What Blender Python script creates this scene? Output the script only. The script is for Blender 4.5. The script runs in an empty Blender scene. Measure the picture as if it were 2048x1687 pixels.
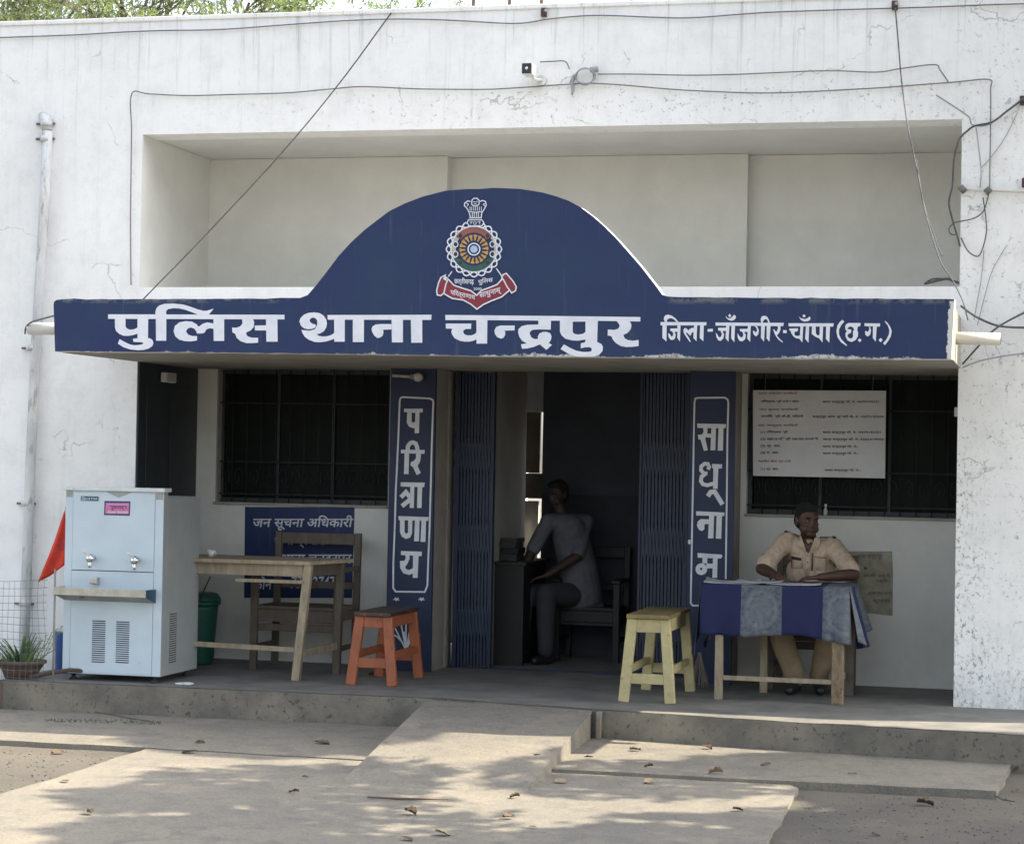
import bpy, bmesh, math, random
from mathutils import Vector, Matrix, noise
from mathutils.geometry import tessellate_polygon
random.seed(7)
R = math.radians
sc = bpy.context.scene
COL = sc.collection

# ------------------------------------------------------------------ camera
CAM = Vector((6.2011, -14.2, 1.517)); YAW, PITCH, ROLL, FPX = .241, .0175, .0186, 4359.3
fw = Vector((-math.sin(YAW)*math.cos(PITCH), math.cos(YAW)*math.cos(PITCH), math.sin(PITCH)))
rt = fw.cross(Vector((0, 0, 1))).normalized(); up = rt.cross(fw)
cr, sr = math.cos(ROLL), math.sin(ROLL)
rt, up = rt*cr + up*sr, up*cr - rt*sr
cd = bpy.data.cameras.new('camera'); cam = bpy.data.objects.new('camera', cd); COL.objects.link(cam)
M = Matrix((rt, up, -fw)).transposed().to_4x4(); M.translation = CAM
cam.matrix_world = M
cd.sensor_width = 36; cd.lens = FPX/2048*36; cd.clip_start = .1; cd.clip_end = 600
sc.camera = cam

# ------------------------------------------------------------------ sky, sun, exposure
SUN_DIR = Vector((.64, .165, .75)).normalized()          # towards the sun: from the right, slightly behind the front wall
sun_el = math.asin(SUN_DIR.z); sun_az = math.atan2(SUN_DIR.x, SUN_DIR.y)
w = bpy.data.worlds.new('World'); sc.world = w; w.use_nodes = True
nt = w.node_tree; bg = nt.nodes['Background']
sky = nt.nodes.new('ShaderNodeTexSky'); sky.sky_type = 'NISHITA'; sky.sun_disc = False
sky.sun_elevation = sun_el; sky.sun_rotation = sun_az; sky.dust_density = 3.0; sky.air_density = 1.0
hs = nt.nodes.new('ShaderNodeHueSaturation'); hs.inputs['Saturation'].default_value = .50
nt.links.new(sky.outputs[0], hs.inputs['Color']); nt.links.new(hs.outputs[0], bg.inputs[0]); bg.inputs[1].default_value = .15
sl = bpy.data.lights.new('sun', 'SUN'); sl.energy = 2.8; sl.angle = R(.5); sl.color = (1, .89, .70)
so = bpy.data.objects.new('sun', sl); COL.objects.link(so)
so.rotation_euler = SUN_DIR.to_track_quat('Z', 'Y').to_euler(); so.location = (12, 3, 14)
sc.view_settings.view_transform = 'Standard'; sc.view_settings.look = 'None'
sc.view_settings.exposure = 2.0; sc.view_settings.gamma = 1; sc.view_settings.use_curve_mapping = False

# ------------------------------------------------------------------ pixel -> place helpers (photo pixels, real planes)
def ray(px, py): return fw + rt*((px-1024)/FPX) + up*((843.5-py)/FPX)
def onax(px, py, a, v):
    d = ray(px, py); return CAM + d*((v-CAM[a])/d[a])
def P(px, py, y=0.): return onax(px, py, 1, y)
def G(px, py, z=0.): return onax(px, py, 2, z)

# ------------------------------------------------------------------ materials
def srgb(r, g, b):
    f = lambda c: (c/12.92 if c <= .04045 else ((c+.055)/1.055)**2.4)
    return (f(r/255), f(g/255), f(b/255))
class Nt:
    def __init__(s, m): s.t = m.node_tree; s.n = s.t.nodes; s.l = s.t.links
    def add(s, kind, **kw):
        n = s.n.new(kind)
        for k, v in kw.items():
            if k.startswith('i_'): n.inputs[k[2:].replace('_', ' ')].default_value = v
            elif isinstance(k, str): setattr(n, k, v)
        return n
    def link(s, a, b): s.l.new(a, b)
    def noise(s, vec, scale, detail=4, rough=.6):
        n = s.n.new('ShaderNodeTexNoise'); n.inputs['Scale'].default_value = scale; n.inputs['Detail'].default_value = detail
        n.inputs['Roughness'].default_value = rough
        if vec is not None: s.l.new(vec, n.inputs['Vector'])
        return n.outputs['Fac']
    def scl(s, vec, v):
        m = s.n.new('ShaderNodeVectorMath'); m.operation = 'MULTIPLY'; m.inputs[1].default_value = v; s.l.new(vec, m.inputs[0]); return m.outputs[0]
    def ramp(s, fac, a, b, lo=0., hi=1.):
        m = s.n.new('ShaderNodeMapRange'); m.inputs[1].default_value = a; m.inputs[2].default_value = b
        m.inputs[3].default_value = lo; m.inputs[4].default_value = hi; s.l.new(fac, m.inputs[0]); return m.outputs[0]
    def math(s, op, a, b):
        m = s.n.new('ShaderNodeMath'); m.operation = op
        for i, x in enumerate((a, b)):
            if isinstance(x, (int, float)): m.inputs[i].default_value = x
            else: s.l.new(x, m.inputs[i])
        m.use_clamp = True
        return m.outputs[0]
    def addu(s, a, b):
        m = s.n.new('ShaderNodeMath'); m.operation = 'ADD'; s.l.new(a, m.inputs[0]); s.l.new(b, m.inputs[1]); return m.outputs[0]
    def mix(s, fac, a, b):
        m = s.n.new('ShaderNodeMix'); m.data_type = 'RGBA'
        if isinstance(fac, (int, float)): m.inputs[0].default_value = fac
        else: s.l.new(fac, m.inputs[0])
        for i, x in ((6, a), (7, b)):
            if isinstance(x, tuple): m.inputs[i].default_value = (*x[:3], 1)
            else: s.l.new(x, m.inputs[i])
        return m.outputs[2]
def base_mat(name, rough=.7, metal=0.):
    m = bpy.data.materials.new(name); m.use_nodes = True
    b = m.node_tree.nodes['Principled BSDF']; b.inputs['Roughness'].default_value = rough; b.inputs['Metallic'].default_value = metal
    return m, b, Nt(m)
def mat(name, c1, c2=None, scale=6., rough=.7, metal=0., bump=0., bscale=60., lo=.35, hi=.65, stretch=(1, 1, 1), wear=None, wscale=25., wlo=.62, obj=False):
    m, b, n = base_mat(name, rough, metal)
    tc = n.add('ShaderNodeTexCoord') if obj else n.add('ShaderNodeNewGeometry')
    v = n.scl((tc.outputs['Object'] if obj else tc.outputs['Position']), stretch)
    c2 = c2 or tuple(x*.82 for x in c1)
    col = n.mix(n.ramp(n.noise(v, scale, 6, .65), lo, hi), c1, c2)
    if wear: col = n.mix(n.ramp(n.noise(v, wscale, 8, .7), wlo, wlo+.04), col, wear)
    n.link(col, b.inputs['Base Color'])
    if bump:
        bn = n.add('ShaderNodeBump'); bn.inputs['Strength'].default_value = bump; bn.inputs['Distance'].default_value = .01
        n.link(n.noise(v, bscale, 5, .6), bn.inputs['Height']); n.link(bn.outputs[0], b.inputs['Normal'])
    return m
def wall_mat(name, base, grime, speck=1., dirt=(.30, .30, .28)):
    m, b, n = base_mat(name, .85)
    g = n.add('ShaderNodeNewGeometry'); pos = g.outputs['Position']
    sp = n.add('ShaderNodeSeparateXYZ'); n.link(pos, sp.inputs[0]); x, z = sp.outputs['X'], sp.outputs['Z']
    col = n.mix(n.ramp(n.noise(pos, 1.3, 5, .6), .35, .7), base, tuple(c*.93 for c in base))
    col = n.mix(n.ramp(n.noise(pos, 5., 6, .7), .48, .68, 0, .6), col, tuple(c*.82 for c in base))
    col = n.mix(n.ramp(n.noise(n.scl(pos, (5, 5, .8)), 1., 7, .7), .55, .70, 0, .22), col, (.50, .50, .49))
    col = n.mix(n.math('MULTIPLY', n.ramp(n.noise(pos, 1.7, 9, .78),   .535, .545), .16), col, tuple(c*.80 for c in base))
    dn = n.add('ShaderNodeTexNoise'); dn.inputs['Scale'].default_value = 2.6; dn.inputs['Detail'].default_value = 6; n.link(pos, dn.inputs['Vector'])
    ad = n.add('ShaderNodeVectorMath'); ad.operation = 'MULTIPLY_ADD'; ad.inputs[1].default_value = (.7, .7, .7); n.link(dn.outputs['Color'], ad.inputs[0]); n.link(pos, ad.inputs[2])
    vr = n.add('ShaderNodeTexVoronoi'); vr.feature = 'DISTANCE_TO_EDGE'; vr.inputs['Scale'].default_value = .8; n.link(ad.outputs[0], vr.inputs['Vector'])
    ck = n.math('MULTIPLY', n.ramp(vr.outputs['Distance'], .005, .0015), n.ramp(n.noise(pos, 2.1, 4, .6), .50, .58))
    col = n.mix(n.math('MULTIPLY', ck, .6), col, (.25, .25, .24))
    # rain streaks running down from the parapet
    st = n.ramp(n.noise(n.scl(pos, (17, 17, .5)), 1., 7, .75), .54, .66)
    topm = n.ramp(z, 3.7, 4.55, .12, 1)
    st2 = n.math('MULTIPLY', n.math('MULTIPLY', st, topm), .55*speck)
    col = n.mix(st2, col, dirt)
    # broken, flaking paint: band above the niche, strip beside the opening on the right, scattered elsewhere
    fl = n.ramp(n.noise(pos, 30., 10, .8), .555, .60)
    fb = n.ramp(n.noise(pos, 6., 5, .65), .44, .54)
    band = n.math('MULTIPLY', n.ramp(z, 3.70, 3.85), n.ramp(z, 4.08, 3.95))
    band = n.math('MULTIPLY', band, n.ramp(x, .6, 2.6, .1, 1.))
    right = n.ramp(x, 5.55, 5.66)
    strip = n.math('MULTIPLY', n.math('MULTIPLY', right, n.ramp(x, 5.90, 5.72)), n.ramp(z, 1.75, 1.5))
    foot = n.math('MULTIPLY', right, n.ramp(z, .55, .15))
    sc1 = n.math('MULTIPLY', right, .75)
    a = n.math('MULTIPLY', n.math('ADD', n.math('ADD', n.math('MULTIPLY', band, 1.), .16), sc1), fb)
    a = n.math('MULTIPLY', a, fl)
    hv = n.ramp(n.noise(n.scl(pos, (1, 1, .6)), 40., 10, .8), .52, .57)
    hv = n.math('MULTIPLY', hv, n.ramp(n.noise(pos, 7., 5, .6), .40, .56, .15, 1.))
    a = n.math('ADD', n.math('MULTIPLY', a, .9*speck), n.math('MULTIPLY', hv, n.math('MULTIPLY', n.math('ADD', strip, n.math('MULTIPLY', foot, .9)), .95)))
    col = n.mix(a, col, grime)
    # patchy darkening towards the foot of the wall
    ft = n.math('MULTIPLY', n.ramp(z, .25, -.1), n.ramp(n.noise(pos, 8., 6, .7), .35, .6))
    col = n.mix(n.math('MULTIPLY', ft, .6), col, dirt)
    n.link(col, b.inputs['Base Color'])
    bn = n.add('ShaderNodeBump'); bn.inputs['Strength'].default_value = .25; bn.inputs['Distance'].default_value = .006
    n.link(n.noise(pos, 22., 8, .7), bn.inputs['Height']); n.link(bn.outputs[0], b.inputs['Normal'])
    return m
MT = {}
MT['wall'] = wall_mat('whitewashed_plaster', (.87, .87, .85), (.25, .255, .25))
MT['plaster'] = mat('off_white_plaster', (.73, .72, .675), (.65, .64, .60), 2.2, .9, bump=.2, bscale=25)  # off-white plaster of the niche and roof slab
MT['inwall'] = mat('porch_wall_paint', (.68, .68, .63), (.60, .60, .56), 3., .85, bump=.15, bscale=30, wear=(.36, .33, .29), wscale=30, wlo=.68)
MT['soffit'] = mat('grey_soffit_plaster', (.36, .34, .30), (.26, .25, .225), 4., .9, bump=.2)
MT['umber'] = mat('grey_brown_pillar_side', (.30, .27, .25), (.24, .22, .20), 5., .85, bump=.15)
def blue_mat():
    m, b, n = base_mat('navy_enamel_paint', .55)
    g = n.add('ShaderNodeNewGeometry'); pos = g.outputs['Position']
    sp = n.add('ShaderNodeSeparateXYZ'); n.link(pos, sp.inputs[0]); x, z = sp.outputs['X'], sp.outputs['Z']
    c = n.mix(n.ramp(n.noise(pos, 1.6, 6, .65), .35, .68), (.004, .017, .092), (.007, .030, .086))
    c = n.mix(n.ramp(n.noise(n.scl(pos, (30, 30, 1.5)), 1., 5, .6), .60, .75, 0, .35), c, (.10, .13, .17))
    c = n.mix(n.ramp(n.noise(pos, 60., 5, .7), .70, .74, 0, .6), c, (.25, .28, .33))
    # chipped lower and upper edge of the fascia
    e = n.math('MULTIPLY', n.math('MULTIPLY', n.ramp(n.addu(z, n.math('MULTIPLY', n.noise(pos, 4., 8, .75), .16)), 2.236, 2.231), n.ramp(z, 2.10, 2.15)), 1.)
    c = n.mix(n.math('MULTIPLY', e, .9), c, n.mix(n.ramp(n.noise(pos, 40., 6, .7), .45, .6), (.60, .60, .58), (.22, .22, .21)))
    e2 = n.math('MULTIPLY', n.ramp(z, 2.462, 2.488), n.math('MULTIPLY', n.ramp(z, 2.515, 2.50), n.ramp(n.noise(pos, 7., 8, .75), .47, .55)))
    offarch = n.math('MAXIMUM', n.ramp(x, 1.62, 1.50), n.ramp(x, 3.95, 4.05))
    c = n.mix(n.math('MULTIPLY', n.math('MULTIPLY', e2, offarch), .7), c, (.17, .18, .17))
    e3 = n.math('MULTIPLY', n.ramp(n.math('ADD', n.math('MULTIPLY', x, .1), n.math('MULTIPLY', n.noise(pos, 5., 8, .75), .012)), .5695, .5700), n.ramp(z, 2.49, 2.48))
    e3 = n.math('MULTIPLY', e3, n.ramp(z, 2.1, 2.15))
    c = n.mix(e3, c, (.70, .68, .62))
    n.link(c, b.inputs['Base Color'])
    bn = n.add('ShaderNodeBump'); bn.inputs['Strength'].default_value = .2; bn.inputs['Distance'].default_value = .005
    n.link(n.noise(pos, 25., 7, .7), bn.inputs['Height']); n.link(bn.outputs[0], b.inputs['Normal'])
    return m
MT['blue'] = blue_mat()
MT['bluep'] = mat('porch_shaded_navy_paint', (.004, .012, .056), (.007, .018, .052), 4., .55, bump=.15, bscale=30, wear=(.05, .06, .09), wscale=40, wlo=.7)  # copy of the navy paint, darkened in colour for the porch shade
MT['letter'] = mat('white_sign_paint', (.80, .81, .86), (.70, .72, .78), 9., .7, wear=(.55, .58, .66), wscale=45, wlo=.68)
MT['letter2'] = mat('grey_white_sign_paint', (.66, .67, .70), (.55, .57, .60), 12., .7)
MT['redpaint'] = mat('crimson_sign_paint', (.27, .028, .045), (.20, .024, .04), 14., .6)
MT['gold'] = mat('ochre_sign_paint', (.62, .36, .09), (.50, .27, .06), 30., .6)
MT['salmon'] = mat('faded_red_sign_paint', (.34, .12, .09), (.26, .09, .07), 30., .6)
MT['green'] = mat('dark_green_sign_paint', (.04, .12, .09), (.03, .08, .08), 30., .6)
MT['cream'] = mat('cream_sign_paint', (.55, .52, .43), (.45, .42, .36), 30., .6)
MT['ink'] = mat('black_sign_paint', (.03, .03, .035), (.05, .05, .06), 30., .6)
MT['skyblue'] = mat('pale_blue_sign_paint', (.45, .58, .75), (.38, .5, .68), 30., .6)
MT['concrete'] = mat('worn_concrete', (.225, .200, .155), (.125, .115, .098), 2.2, .9, bump=.5, bscale=30, lo=.38, hi=.6, wear=(.085, .078, .065), wscale=26, wlo=.58)
MT['floor'] = mat('veranda_cement_floor', (.225, .215, .195), (.130, .127, .120), 2.6, .75, bump=.25, bscale=30, wear=(.13, .12, .12), wscale=12, wlo=.64)
def slab_mat():
    m, b, n = base_mat('poured_concrete_slab', .92)
    g = n.add('ShaderNodeNewGeometry'); pos = g.outputs['Position']
    c = n.mix(n.ramp(n.noise(pos, .9, 6, .65), .35, .68), (.225, .200, .158), (.160, .148, .125))
    c = n.mix(n.ramp(n.noise(pos, 5., 8, .7), .48, .66, 0, .8), c, (.125, .118, .104))
    c = n.mix(n.ramp(n.noise(pos, 2.2, 8, .72), .56, .66, 0, .55), c, (.27, .235, .18))
    c = n.mix(n.ramp(n.noise(pos, 38., 10, .85), .51, .58, 0, .50), c, (.085, .078, .066))
    c = n.mix(n.ramp(n.noise(pos, 85., 6, .85), .54, .60, 0, .45), c, (.34, .31, .26))
    vr = n.add('ShaderNodeTexVoronoi'); vr.feature = 'DISTANCE_TO_EDGE'; vr.inputs['Scale'].default_value = 1.1
    dn = n.add('ShaderNodeTexNoise'); dn.inputs['Scale'].default_value = 3; n.link(pos, dn.inputs['Vector'])
    ad = n.add('ShaderNodeVectorMath'); ad.operation = 'MULTIPLY_ADD'; ad.inputs[1].default_value = (.5, .5, .5); n.link(dn.outputs['Color'], ad.inputs[0]); n.link(pos, ad.inputs[2])
    n.link(ad.outputs[0], vr.inputs['Vector'])
    ck = n.math('MULTIPLY', n.ramp(vr.outputs['Distance'], .006, .002), n.ramp(n.noise(pos, 1.3, 3, .6), .52, .60))
    c = n.mix(n.math('MULTIPLY', ck, .7), c, (.10, .095, .085))
    n.link(c, b.inputs['Base Color'])
    bn = n.add('ShaderNodeBump'); bn.inputs['Strength'].default_value = .45; bn.inputs['Distance'].default_value = .012
    n.link(n.noise(pos, 35., 9, .75), bn.inputs['Height']); n.link(bn.outputs[0], b.inputs['Normal'])
    return m
MT['slab'] = slab_mat()
def dirt_mat():
    m, b, n = base_mat('dusty_soil', .95)
    g = n.add('ShaderNodeNewGeometry'); pos = g.outputs['Position']
    c = n.mix(n.ramp(n.noise(pos, 1.1, 6, .7), .4, .62), (.145, .128, .103), (.100, .092, .078))
    c = n.mix(n.ramp(n.noise(pos, 55., 8, .8), .55, .63, 0, .8), c, (.09, .08, .07))
    c = n.mix(n.ramp(n.noise(pos, 90., 4, .7), .62, .68, 0, .8), c, (.40, .37, .33))
    n.link(c, b.inputs['Base Color'])
    bn = n.add('ShaderNodeBump'); bn.inputs['Strength'].default_value = .8; bn.inputs['Distance'].default_value = .02
    n.link(n.noise(pos, 60., 9, .8), bn.inputs['Height']); n.link(bn.outputs[0], b.inputs['Normal'])
    return m
MT['dirt'] = dirt_mat()
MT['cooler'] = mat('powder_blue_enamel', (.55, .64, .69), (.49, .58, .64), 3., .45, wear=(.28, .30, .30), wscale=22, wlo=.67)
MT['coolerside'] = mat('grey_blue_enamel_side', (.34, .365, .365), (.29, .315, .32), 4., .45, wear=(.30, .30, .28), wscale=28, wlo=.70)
MT['coolertop'] = mat('white_cooler_lid', (.66, .70, .70), (.55, .58, .57), 8., .5, wear=(.25, .22, .18), wscale=35, wlo=.66)
MT['steel'] = mat('stainless_steel', (.60, .60, .56), (.45, .45, .42), 12., .28, 1.)
MT['trayside'] = mat('dull_steel', (.38, .38, .34), (.27, .28, .27), 10., .5, .8)
MT['chrome'] = mat('chrome', (.75, .75, .75), (.6, .6, .6), 20., .12, 1.)
MT['dark'] = mat('recess_shade_black', (.015, .018, .022), (.010, .012, .014), 10., .8)  # near-black standing in for the shade inside slots and pipe bore
MT['rubber'] = mat('black_rubber', (.025, .028, .03), (.04, .04, .04), 10., .7)
MT['pink'] = mat('magenta_sticker', (.62, .20, .34), (.55, .14, .30), 40., .5)
MT['navy'] = mat('navy_print', (.03, .03, .16), (.04, .04, .2), 40., .5)
MT['badge'] = mat('dark_teal_badge', (.02, .06, .10), (.03, .07, .11), 40., .4)
MT['white'] = mat('white_plastic', (.72, .72, .70), (.62, .62, .60), 20., .5)
MT['flag'] = mat('saffron_red_cloth', (.72, .075, .035), (.60, .05, .03), 8., .85, bump=.3, bscale=120)
MT['orange'] = mat('orange_painted_wood', (.35, .105, .042), (.26, .078, .034), 14., .6, bump=.2, bscale=60, stretch=(1, 1, .4), wear=(.12, .06, .04), wscale=26, wlo=.61)
MT['stooltop'] = mat('dark_worn_stool_top', (.06, .03, .022), (.04, .026, .022), 9., .5, wear=(.28, .10, .06), wscale=22, wlo=.6)
MT['yellow'] = mat('pale_yellow_painted_wood', (.50, .43, .22), (.39, .33, .17), 12., .6, bump=.2, bscale=60, wear=(.14, .10, .06), wscale=30, wlo=.62)
MT['olive'] = mat('worn_olive_stool_top', (.26, .20, .075), (.17, .13, .05), 9., .55, wear=(.10, .075, .04), wscale=30, wlo=.6)
MT['tan'] = mat('pale_unpainted_wood', (.38, .32, .22), (.25, .20, .14), 6., .75, bump=.3, stretch=(4, 4, 1), wear=(.12, .09, .065), wscale=30, wlo=.62)
MT['teak'] = mat('weathered_brown_wood', (.125, .098, .072), (.085, .068, .052), 7., .65, bump=.2, stretch=(3, 3, 1), wear=(.05, .04, .03), wscale=30, wlo=.66)
MT['greybar'] = mat('blue_gate_paint', (.008, .019, .050), (.011, .024, .052), 7., .5, bump=.1, stretch=(1, 1, .3))
MT['doorway_frame_dark'] = mat('near_black_doorway_and_frames', (.020, .028, .034), (.028, .036, .04), 5., .55)  # near-black of the window frames, also the side doorway's darkness
MT['binlid'] = mat('green_plastic', (.015, .12, .085), (.02, .10, .07), 10., .5)
MT['bin'] = mat('dark_green_plastic', (.010, .095, .06), (.01, .075, .05), 10., .5)
MT['bluedrum'] = mat('blue_plastic', (.04, .10, .30), (.035, .085, .25), 10., .4)
MT['pot'] = mat('old_clay', (.13, .085, .065), (.085, .065, .055), 12., .9, bump=.4)
MT['leafg'] = mat('plant_green', (.09, .17, .06), (.05, .11, .05), 25., .5)
MT['leafp'] = mat('plant_pale_green', (.26, .32, .12), (.17, .24, .09), 25., .5)
MT['weedm'] = mat('dusty_weed', (.10, .12, .06), (.07, .08, .05), 25., .9)
MT['staywire'] = mat('dark_stay_wire', (.018, .018, .02), (.03, .03, .03), 20., .9)
MT['wire'] = mat('dull_wire', (.16, .16, .16), (.10, .10, .10), 30., .7, 0.)
MT['grill'] = mat('dark_window_grill', (.006, .007, .007), (.012, .013, .013), 30., .7)
MT['cable'] = mat('grey_black_cable', (.05, .053, .06), (.085, .088, .095), 20., .6)
MT['cablew'] = mat('thin_wall_cable', (.13, .135, .14), (.19, .19, .20), 20., .7)
MT['cablel'] = mat('weathered_grey_cable', (.26, .27, .29), (.36, .37, .38), 20., .7)
MT['pipe'] = mat('whitewashed_pipe', (.66, .67, .66), (.45, .46, .46), 9., .7, stretch=(1, 1, .25), wear=(.36, .36, .35), wscale=14, wlo=.56, bump=.2)
MT['pvc'] = mat('cream_pvc_pipe', (.66, .64, .58), (.55, .53, .48), 8., .5, wear=(.30, .24, .18), wscale=25, wlo=.66)
MT['paper'] = mat('printed_board_white', (.60, .60, .60), (.53, .53, .54), 4., .6)
MT['printk'] = mat('black_print', (.05, .05, .05), (.09, .09, .09), 40., .6)
MT['printr'] = mat('faded_red_print', (.34, .17, .16), (.28, .15, .15), 40., .6)
MT['posterm'] = mat('damp_stained_poster', (.38, .35, .27), (.24, .22, .17), 14., .85, wear=(.12, .11, .09), wscale=25, wlo=.64)
MT['news'] = mat('newsprint', (.48, .49, .52), (.30, .31, .34), 70., .85)
MT['skin'] = mat('brown_skin', (.085, .040, .028), (.065, .031, .022), 14., .55, bump=.1, bscale=150)
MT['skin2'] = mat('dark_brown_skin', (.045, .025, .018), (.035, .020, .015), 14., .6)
MT['hair'] = mat('black_hair', (.005, .0045, .0045), (.009, .008, .008), 60., .9, bump=.4, bscale=200)
MT['khaki'] = mat('khaki_uniform_cloth', (.56, .43, .32), (.45, .34, .25), 9., .9, bump=.5, bscale=26)
MT['khakid'] = mat('khaki_trouser_cloth', (.33, .25, .15), (.26, .19, .12), 9., .9, bump=.5, bscale=26)
MT['insignia'] = mat('dark_maroon_insignia', (.06, .025, .022), (.04, .02, .02), 20., .6)
MT['shirtw'] = mat('shade_dimmed_pale_shirt', (.12, .125, .14), (.08, .085, .10), 9., .9, bump=.5, bscale=26)  # pale shirt cloth with the hall's dimness put into its colour
MT['trouserd'] = mat('dark_trousers', (.03, .03, .035), (.04, .04, .045), 9., .9)
MT['shoe'] = mat('black_shoe', (.012, .012, .013), (.02, .02, .02), 9., .45)
MT['eye'] = mat('eye_white', (.16, .14, .13), (.13, .11, .10), 20., .3)
MT['bark'] = mat('grey_brown_bark', (.10, .085, .07), (.06, .05, .045), 8., .9, bump=.6, bscale=30, stretch=(3, 3, .6))
def leaf_mat(name, a, b_):
    m, b, n = base_mat(name, .55)
    oi = n.add('ShaderNodeNewGeometry')
    wn = n.add('ShaderNodeTexWhiteNoise'); wn.noise_dimensions = '3D'
    sn = n.add('ShaderNodeVectorMath'); sn.operation = 'SNAP'; sn.inputs[1].default_value = (.15, .15, .15); n.link(oi.outputs['Position'], sn.inputs[0]); n.link(sn.outputs[0], wn.inputs['Vector'])
    n.link(n.mix(wn.outputs['Value'], a, b_), b.inputs['Base Color'])
    tr = n.add('ShaderNodeBsdfTranslucent'); tr.inputs[0].default_value = (*[x*1.3 for x in a], 1)
    mx = n.add('ShaderNodeMixShader'); mx.inputs[0].default_value = .35
    n.link(b.outputs[0], mx.inputs[1]); n.link(tr.outputs[0], mx.inputs[2]); n.link(mx.outputs[0], n.n['Material Output'].inputs[0])
    return m
MT['foliage'] = leaf_mat('tree_leaf', (.10, .15, .035), (.06, .095, .03))
MT['feather'] = leaf_mat('feathery_leaf', (.17, .22, .07), (.10, .14, .06))
MT['dryleaf'] = mat('dry_fallen_leaf', (.13, .085, .05), (.08, .055, .035), 60., .8, obj=True)
MT['dryleaf2'] = mat('pale_dry_leaf', (.30, .24, .15), (.20, .15, .10), 60., .8, obj=True)
MT['shade_wood'] = mat('shade_darkened_wood', (.010, .009, .008), (.006, .006, .005), 9., .6)  # hall furniture wood, its colour darkened for the unlit hall
MT['stained'] = mat('brown_stained_wood', (.27, .20, .12), (.15, .11, .07), 9., .75, bump=.3, stretch=(3, 3, 1), wear=(.07, .05, .035), wscale=22, wlo=.58)
MT['lamp'] = mat('dusty_white_glass', (.50, .49, .45), (.40, .38, .34), 15., .3)
MT['interior'] = mat('hall_shade_paint', (.045, .05, .065), (.03, .035, .045), 3., .8)  # the hall's shade is put into this paint colour
MT['interiord'] = mat('hall_darkness_paint', (.02, .021, .025), (.015, .016, .018), 3., .8)  # near-black surfaces carry the hall's darkness in their colour
MT['interiorw'] = mat('shade_dimmed_white_wall', (.36, .35, .31), (.30, .29, .27), 3., .85, bump=.2)  # white wall lowered in colour to carry the hall's dimness
MT['boardp'] = mat('grey_blue_board', (.06, .068, .085), (.045, .05, .065), 3., .8)
MT['transom'] = mat('brown_transom_board', (.14, .12, .08), (.10, .085, .06), 5., .7)
MT['rust'] = mat('rusty_iron', (.12, .08, .06), (.07, .055, .05), 20., .8, .3)
def glass_mat():
    m, b, n = base_mat('opaque_room_dark_glass', .5); b.inputs['Specular IOR Level'].default_value = .12  # opaque near-black colour stands in for the dark room behind the glass
    g = n.add('ShaderNodeNewGeometry')
    n.link(n.mix(n.ramp(n.noise(g.outputs['Position'], 2.5, 5, .7), .42, .66), (.004, .006, .006), (.009, .014, .009)), b.inputs['Base Color'])
    return m
MT['pane'] = glass_mat()
def cloth_mat():
    m, b, n = base_mat('blue_and_grey_patchwork_cloth', .85)
    uv = n.add('ShaderNodeUVMap'); sp = n.add('ShaderNodeSeparateXYZ'); n.link(uv.outputs[0], sp.inputs[0])
    u, v = sp.outputs[0], sp.outputs[1]
    # patches .262 m wide, alternately navy and grey
    md = n.add('ShaderNodeMath'); md.operation = 'MODULO'; md.inputs[1].default_value = .524; n.link(u, md.inputs[0]); s = md.outputs[0]
    sel = n.ramp(s, .262-.001, .262+.001)
    cell = n.ramp(s, .262, .524, -1, 1)
    q = n.add('ShaderNodeMath'); q.operation = 'MULTIPLY'; n.link(cell, q.inputs[0]); n.link(cell, q.inputs[1])
    # pale arch print on the grey patches
    d = n.add('ShaderNodeMath'); d.operation = 'ADD'; n.link(q.outputs[0], d.inputs[0])
    vy = n.ramp(v, 0, .33, 1.1, -1.0)
    q2 = n.add('ShaderNodeMath'); q2.operation = 'MULTIPLY'; n.link(vy, q2.inputs[0]); n.link(vy, q2.inputs[1]); n.link(q2.outputs[0], d.inputs[1])
    nz = n.noise(n.scl(uv.outputs[0], (1, 1, 1)), 30., 6, .7)
    dd = n.math('ADD', n.math('MULTIPLY', d.outputs[0], .5), n.math('MULTIPLY', nz, .25))
    arch = n.math('MULTIPLY', n.ramp(dd, .30, .36), n.ramp(dd, .50, .40))
    inner = n.ramp(dd, .32, .24)
    grey = n.mix(n.ramp(nz, .42, .56), (.065, .078, .105), (.120, .132, .152))
    grey = n.mix(n.math('MULTIPLY', inner, .35), grey, (.17, .20, .215))
    grey = n.mix(n.math('MULTIPLY', arch, .25), grey, (.27, .29, .31))
    ink = n.ramp(n.noise(uv.outputs[0], 85., 5, .7), .60, .66, 0, .7)
    grey = n.mix(n.math('MULTIPLY', ink, n.ramp(dd, .2, .35)), grey, (.05, .07, .11))
    c = n.mix(sel, (.009, .014, .066), grey)
    n.link(c, b.inputs['Base Color'])
    bn = n.add('ShaderNodeBump'); bn.inputs['Strength'].default_value = .3; bn.inputs['Distance'].default_value = .01
    n.link(n.noise(uv.outputs[0], 14., 5, .6), bn.inputs['Height']); n.link(bn.outputs[0], b.inputs['Normal'])
    return m
MT['cloth'] = cloth_mat()

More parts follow.
